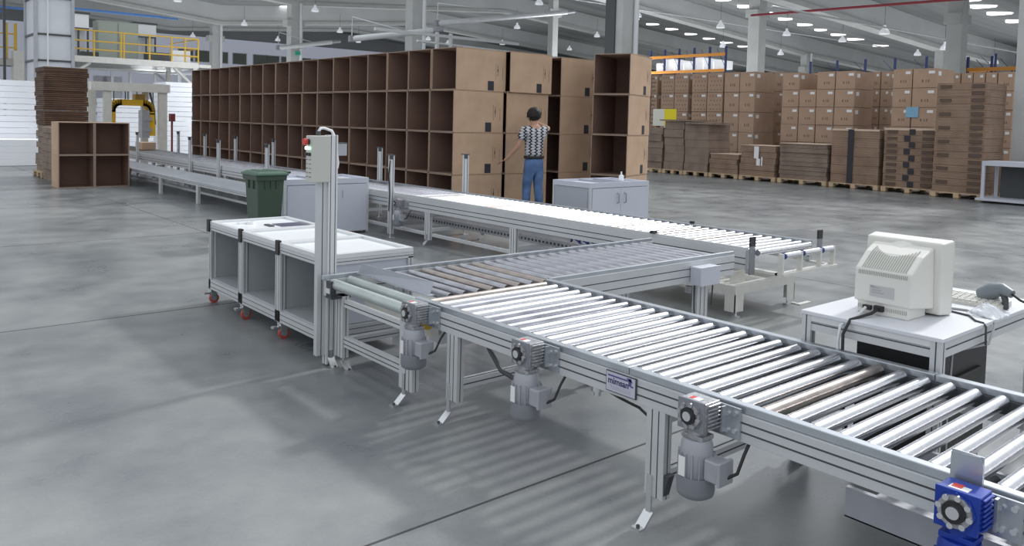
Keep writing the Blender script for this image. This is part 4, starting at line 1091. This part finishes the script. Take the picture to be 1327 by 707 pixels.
CG = [('patterned group at left', 24.0, [(19.82,20.12),(19.01,19.63),(18.37,19.0),(17.54,18.2),(16.86,17.52)], .67, 5, True),
      ('group left of the middle column', 24.0, [(16.19,16.81),(15.57,16.18)], .67, 5, False),
      ('middle group', 24.0, [(13.94,14.55),(13.34,13.93),(12.73,13.33),(12.08,12.72)], .545, 6, False),
      ('recessed row left of the middle group', 26.4, [(16.38,16.78),(15.95,16.36)], .70, 5, False),
      ('recessed row right of the middle group', 26.4, [(12.75,13.05),(12.43,12.74),(12.1,12.42)], .565, 6, False),
      ('right-hand group', 24.0, [(10.37,10.93),(9.69,10.36)], .545, 6, False),
      ('row behind the tallest stack', 26.4, [(10.3,10.7),(9.97,10.29),(9.62,9.96),(9.28,9.61),(8.95,9.27),(8.5,8.94)], .545, 6, False)]
for nm, x, cols, h, n, pat in CG:
    for c,(a,b_) in enumerate(cols):
        for r in range(n):
            if nm == 'middle group' and c == 1 and r == n-1: continue
            place_carton(x,a,b_,r*(h+.1/n),h+.1/n,1.2,pat,'labelled carton, %s, %s column from left, level %d up' % (nm,ORD[c],r+1),'cartons of the %s' % nm)
tag(B().box(23.97,23.99,10.15,10.5,1.95,2.25).build('paper_notice', LBLUE), 'pale blue paper notice on the right-hand carton group', 'paper')

# pallet racking far behind
def rack(x,y0,y1,zs,zt,label,load=True,n=5,beam=ORANGE):
    t = thing('pallet_rack', label, 'rack', (x,(y0+y1)/2,0))
    for k in range(n+1):
        y = y0+(y1-y0)*k/n; B().box(x-.05,x+.05,y-.04,y+.04,0,zt).build('upright', RBLUE, t)
        if k < n: B().tube([(x+.1,y,zs[0]),(x+.1,y+.6,zt-.1)],.012,6).build('brace', RBLUE, t)
    for z in zs: B().box(x-.08,x,y0,y1,z-.07,z+.07).build('beam', beam, t)
    return t
rack(34.0,23.8,28.6,(4.35,5.15),5.55,'orange and blue pallet rack behind the patterned cartons')
for k in range(7):
    y = 24.0+.62*k
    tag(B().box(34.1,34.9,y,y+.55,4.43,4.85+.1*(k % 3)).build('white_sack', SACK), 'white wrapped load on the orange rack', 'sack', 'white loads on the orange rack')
rack(38,13.0,21.5,(4.25,),4.95,'blue upright rack behind the middle carton group',n=6)
rack(34,9.2,12.6,(3.7,4.0),4.5,'orange-loaded rack at the right behind the tallest stack',n=4)
# little table at the right edge
st = thing('side_table', 'small white framed table at the right edge behind the desk', 'table', (20,6.35,0))
B().box(19.6,20.5,5.4,6.86,.83,.93).build('table_top', PANEL, st)
for (x,y) in ((19.6,6.80),(20.4,6.80),(19.6,5.4),(20.4,5.4)): B().box(x,x+.06,y,y+.06,.06,.83).build('leg', PANEL, st)
B().box(19.55,20.5,5.4,6.95,.05,.10).build('base_shelf', PANEL, st); B().box(20.3,20.33,5.5,6.7,.1,.80).build('dark_back', DRK, st)

# ------------------------------------------------------------------ the worker
def skinned(name, pts, edges, radii, m, parent, sub=2, root=0):
    me = bpy.data.meshes.new(name)
    off = parent.location if parent else Vector((0,0,0))
    me.from_pydata([tuple(Vector(p)-off) for p in pts], edges, [])
    me.materials.append(m)
    o = bpy.data.objects.new(name, me); COL.objects.link(o)
    if parent: o.parent = parent
    md = o.modifiers.new('skin','SKIN'); md.use_smooth_shade = True
    if not me.skin_vertices: me.attributes.new('skin_vertex', 'FLOAT', 'POINT') if 0 else None
    for i, r in enumerate(radii):
        sv = me.skin_vertices[0].data[i]; sv.radius = r if isinstance(r, tuple) else (r, r)
        sv.use_root = (i == root)
    sm = o.modifiers.new('sub','SUBSURF'); sm.levels = sub; sm.render_levels = sub
    return o
PX, PY = 8.70, 9.69
pw = thing('person', 'person in black and white knit shirt and blue jeans reaching towards the printed cartons', 'person', (PX, PY, 0))
F = Vector((.12,.99,0)).normalized()      # facing
Lh = Vector((-F.y, F.x, 0))               # his left
Bp = Vector((PX,PY,0))
def W(f, l, z): return Bp+F*f+Lh*l+Vector((0,0,z))
def flesh():
    pts = [W(0,0,.95), W(.01,0,1.10), W(0,0,1.28), W(0,0,1.42), W(.015,0,1.50), W(.03,0,1.56), W(.045,0,1.63), W(.04,0,1.70)]
    rad = [(.14,.105),(.125,.09),(.15,.105),(.12,.085),(.052,.055),(.066,.075),(.078,.095),(.062,.075)]
    ed = [(i,i+1) for i in range(7)]
    def chain(start, ps, rs):
        i0 = start
        for p, r in zip(ps, rs):
            pts.append(p); rad.append(r); ed.append((i0, len(pts)-1)); i0 = len(pts)-1
        return i0
    # legs
    for s, ft in ((1,.10),(-1,-.12)):
        chain(0, [W(.0,.075*s,.88), W(.03+ft*.4,.08*s,.50), W(ft*.6,.08*s,.12), W(ft*.6+.02,.08*s,.05), W(ft*.6+.14,.09*s,.035)], [(.085,.09),(.058,.06),(.04,.042),(.04,.04),(.035,.028)])
    # left arm: down and out to the box
    le = chain(3, [W(.01,.19,1.40), W(.05,.27,1.16), W(.22,.37,.95), W(.27,.40,.91)], [(.058,.058),(.042,.042),(.028,.028),(.030,.020)])
    re_ = chain(3, [W(.01,-.19,1.41), W(.10,-.36,1.44), W(.28,-.22,1.54), W(.34,-.20,1.57)], [(.058,.058),(.042,.042),(.028,.028),(.030,.020)])
    return skinned('body', pts, ed, rad, SKIN, pw, 2)
flesh()
def hand(base, d, up, side):
    d = Vector(d).normalized(); up = Vector(up).normalized(); sd = d.cross(up).normalized()*side
    for k, (ln, o_) in enumerate(((.075,-.026),(.085,-.009),(.08,.009),(.06,.025))):
        p = Vector(base)+d*.03+sd*o_
        skinned('finger', [p, p+d*ln*.5, p+d*ln*.8-up*.012, p+d*ln-up*.03], [(0,1),(1,2),(2,3)], [.009,.0085,.008,.006], SKIN, pw, 1)
    p = Vector(base)-sd*.02; skinned('thumb', [p, p-sd*.03+d*.03, p-sd*.04+d*.06], [(0,1),(1,2)], [.011,.010,.008], SKIN, pw, 1)
hand(W(.27,.40,.91), F*.7+Lh*.5-Vector((0,0,.3)), (0,0,1), 1)
hand(W(.34,-.20,1.57), F+Lh*.2+Vector((0,0,.5)), -F, -1)
# face details
hc = W(.045,0,1.62)
fb = B(); 
fb.cyl(hc+F*.085+Vector((0,0,.0)), hc+F*.118-Vector((0,0,.015)), .014, 8, 0, .010); fb.build('nose', SKIN, pw)
for s in (1,-1):
    B().lathe(hc+F*.086+Lh*.032*s+Vector((0,0,.022)), [(.001,-.01),(.010,0),(.001,.01)], 8).build('eye', WHT, pw)
    B().cyl(hc+Lh*.074*s, hc+Lh*.09*s, .026, 10).build('ear', SKIN, pw)
B().cbox(hc+F*.088+Vector((0,0,-.042)), (.04,.012,.008), 0, Matrix.Rotation(math.atan2(F.y,F.x)-PI/2,3,'Z')).build('mouth', mat('lips', (.35,.12,.10), .6), pw)
# hair: lumpy cap
import bmesh
bm = bmesh.new(); bmesh.ops.create_icosphere(bm, subdivisions=4, radius=1)
me = bpy.data.meshes.new('hair')
keep = []
for v in bm.verts:
    p = v.co.copy(); d = p.normalized()
    n = 1+.05*math.sin(9*d.x+3)*math.sin(11*d.y)+.035*math.sin(17*d.z+5*d.x)
    wv = F*(d.y*.125*n)+Lh*(d.x*.110*n)+Vector((0,0,d.z*.135*n))
    if d.y > .45 and d.z < .45: wv -= F*.045*(d.y-.45)/.55*1.6
    if d.z < -.3: wv *= .86
    v.co = hc+Vector((0,0,.035))-F*.012+wv-Vector((PX,PY,0))
bm.to_mesh(me); bm.free(); me.materials.append(HAIR); me.polygons.foreach_set('use_smooth',[True]*len(me.polygons))
ho = bpy.data.objects.new('hair', me); COL.objects.link(ho); ho.parent = pw
# shirt
sp2 = [W(0,0,.93), W(.01,0,1.10), W(0,0,1.28), W(0,0,1.42), W(.005,0,1.49), W(.01,.19,1.41), W(.035,.25,1.24), W(.01,-.19,1.415), W(.06,-.285,1.43)]
skinned('shirt', sp2, [(0,1),(1,2),(2,3),(3,4),(3,5),(5,6),(3,7),(7,8)], [(.175,.135),(.165,.125),(.182,.13),(.155,.115),(.088,.084),(.082,.082),(.072,.072),(.078,.078),(.072,.072)], SHIRT, pw, 2)
hem = B(); 
ring = lambda a,b_,z0,z1: [(a,z0),(b_,z1)]
hv = []
for z_ in (.955,1.0):
    for k in range(28):
        a = 2*PI*k/28; p = W(.135*math.sin(a), .178*math.cos(a), z_); hv.append(p)
hem.add(hv, [(k,(k+1)%28,28+(k+1)%28,28+k) for k in range(28)]+[tuple(range(28)),tuple(range(28,56))], 0, True); hem.build('shirt_hem', BLK, pw)
jp = [W(0,0,1.02), W(0,0,.88)]; je = [(0,1)]; jr = [(.168,.130),(.168,.135)]
for s, ft in ((1,.10),(-1,-.12)):
    i = len(jp); jp += [W(.0,.085*s,.78), W(.03+ft*.4,.085*s,.48), W(ft*.6+.0,.085*s,.14), W(ft*.6,.085*s,.06)]
    je += [(1,i),(i,i+1),(i+1,i+2),(i+2,i+3)]; jr += [(.108,.105),(.078,.078),(.066,.068),(.066,.068)]
skinned('jeans', jp, je, jr, JEANS, pw, 2)
for s, ft in ((1,.10),(-1,-.12)):
    skinned('shoe', [W(ft*.6-.05,.085*s,.045), W(ft*.6+.06,.087*s,.045), W(ft*.6+.17,.09*s,.035)], [(0,1),(1,2)], [(.042,.045),(.045,.045),(.04,.032)], BLK, pw, 2)

# ------------------------------------------------------------------ light
w = bpy.data.worlds.new('World'); S.world = w; w.use_nodes = True
nt = w.node_tree; N = nt.nodes; L = nt.links; bg = N['Background']
tc = N.new('ShaderNodeTexCoord')
dp = N.new('ShaderNodeVectorMath'); dp.operation = 'DOT_PRODUCT'; dp.inputs[1].default_value = Vector((.74,.22,.64)).normalized()
L.new(tc.outputs['Generated'], dp.inputs[0])
mr = N.new('ShaderNodeMapRange'); mr.interpolation_type = 'SMOOTHSTEP'
mr.inputs[1].default_value = .80; mr.inputs[2].default_value = 1.0; mr.inputs[3].default_value = .86; mr.inputs[4].default_value = 2.0
L.new(dp.outputs['Value'], mr.inputs[0])
bg.inputs[0].default_value = (.90,.95,1.0,1)
L.new(mr.outputs[0], bg.inputs[1])
sun = bpy.data.lights.new('roof_light', 'SUN'); sun.energy = 1.8; sun.angle = math.radians(4); sun.color = (1,.98,.96)
so = bpy.data.objects.new('roof_light', sun); COL.objects.link(so)
so.rotation_euler = Vector((.72,.08,.60)).to_track_quat('Z','Y').to_euler()
def area(x,y,z,sx,sy,e,rot=(0,0,0)):
    l = bpy.data.lights.new('added_hall_fill','AREA'); l.shape = 'RECTANGLE'; l.size = sx; l.size_y = sy; l.energy = e; l.color = (.94,.97,1)
    o = bpy.data.objects.new('added_hall_fill', l); COL.objects.link(o); o.location = (x,y,z); o.rotation_euler = rot
area(38,24,6.0,20,16,0) if 0 else None
UP = (PI,0,0)
area(42,26,3.45,26,26,1500,UP); area(15,51,3.2,12,20,600,UP); area(34,56,3.4,26,24,1300,UP); area(70,40,3.4,26,40,1300,UP)  # added upward fills, unseen from below, to brighten the ceiling
for (x,y,z,e) in ((33,30,3.0,900),(12,40,2.8,500),(12,28,2.9,300)):  # added point fills for the far floor and cartons, no fixtures
    l = bpy.data.lights.new('added_hall_fill','POINT'); l.energy = e; l.shadow_soft_size = 1.2; l.color = (.94,.97,1)
    o = bpy.data.objects.new('added_hall_fill', l); COL.objects.link(o); o.location = (x,y,z)

# ------------------------------------------------------------------ camera
cam = bpy.data.cameras.new('camera'); co = bpy.data.objects.new('camera', cam); COL.objects.link(co)
fw = Vector((.64679,.76084,-.05277)).normalized(); rt = Vector((.76252,-.64648,.0251)).normalized(); up = rt.cross(fw)
M = Matrix((rt, up, -fw)).transposed().to_4x4(); M.translation = (0,0,1.55)
co.matrix_world = M
cam.sensor_fit = 'HORIZONTAL'; cam.sensor_width = 36; cam.lens = 1040.92/1327*36
cam.shift_y = -(353.5-211.94)/1327; cam.clip_end = 300; cam.clip_start = .05
S.camera = co
S.view_settings.view_transform = 'Standard'; S.view_settings.look = 'None'; S.view_settings.exposure = 0.0; S.view_settings.gamma = 1.0
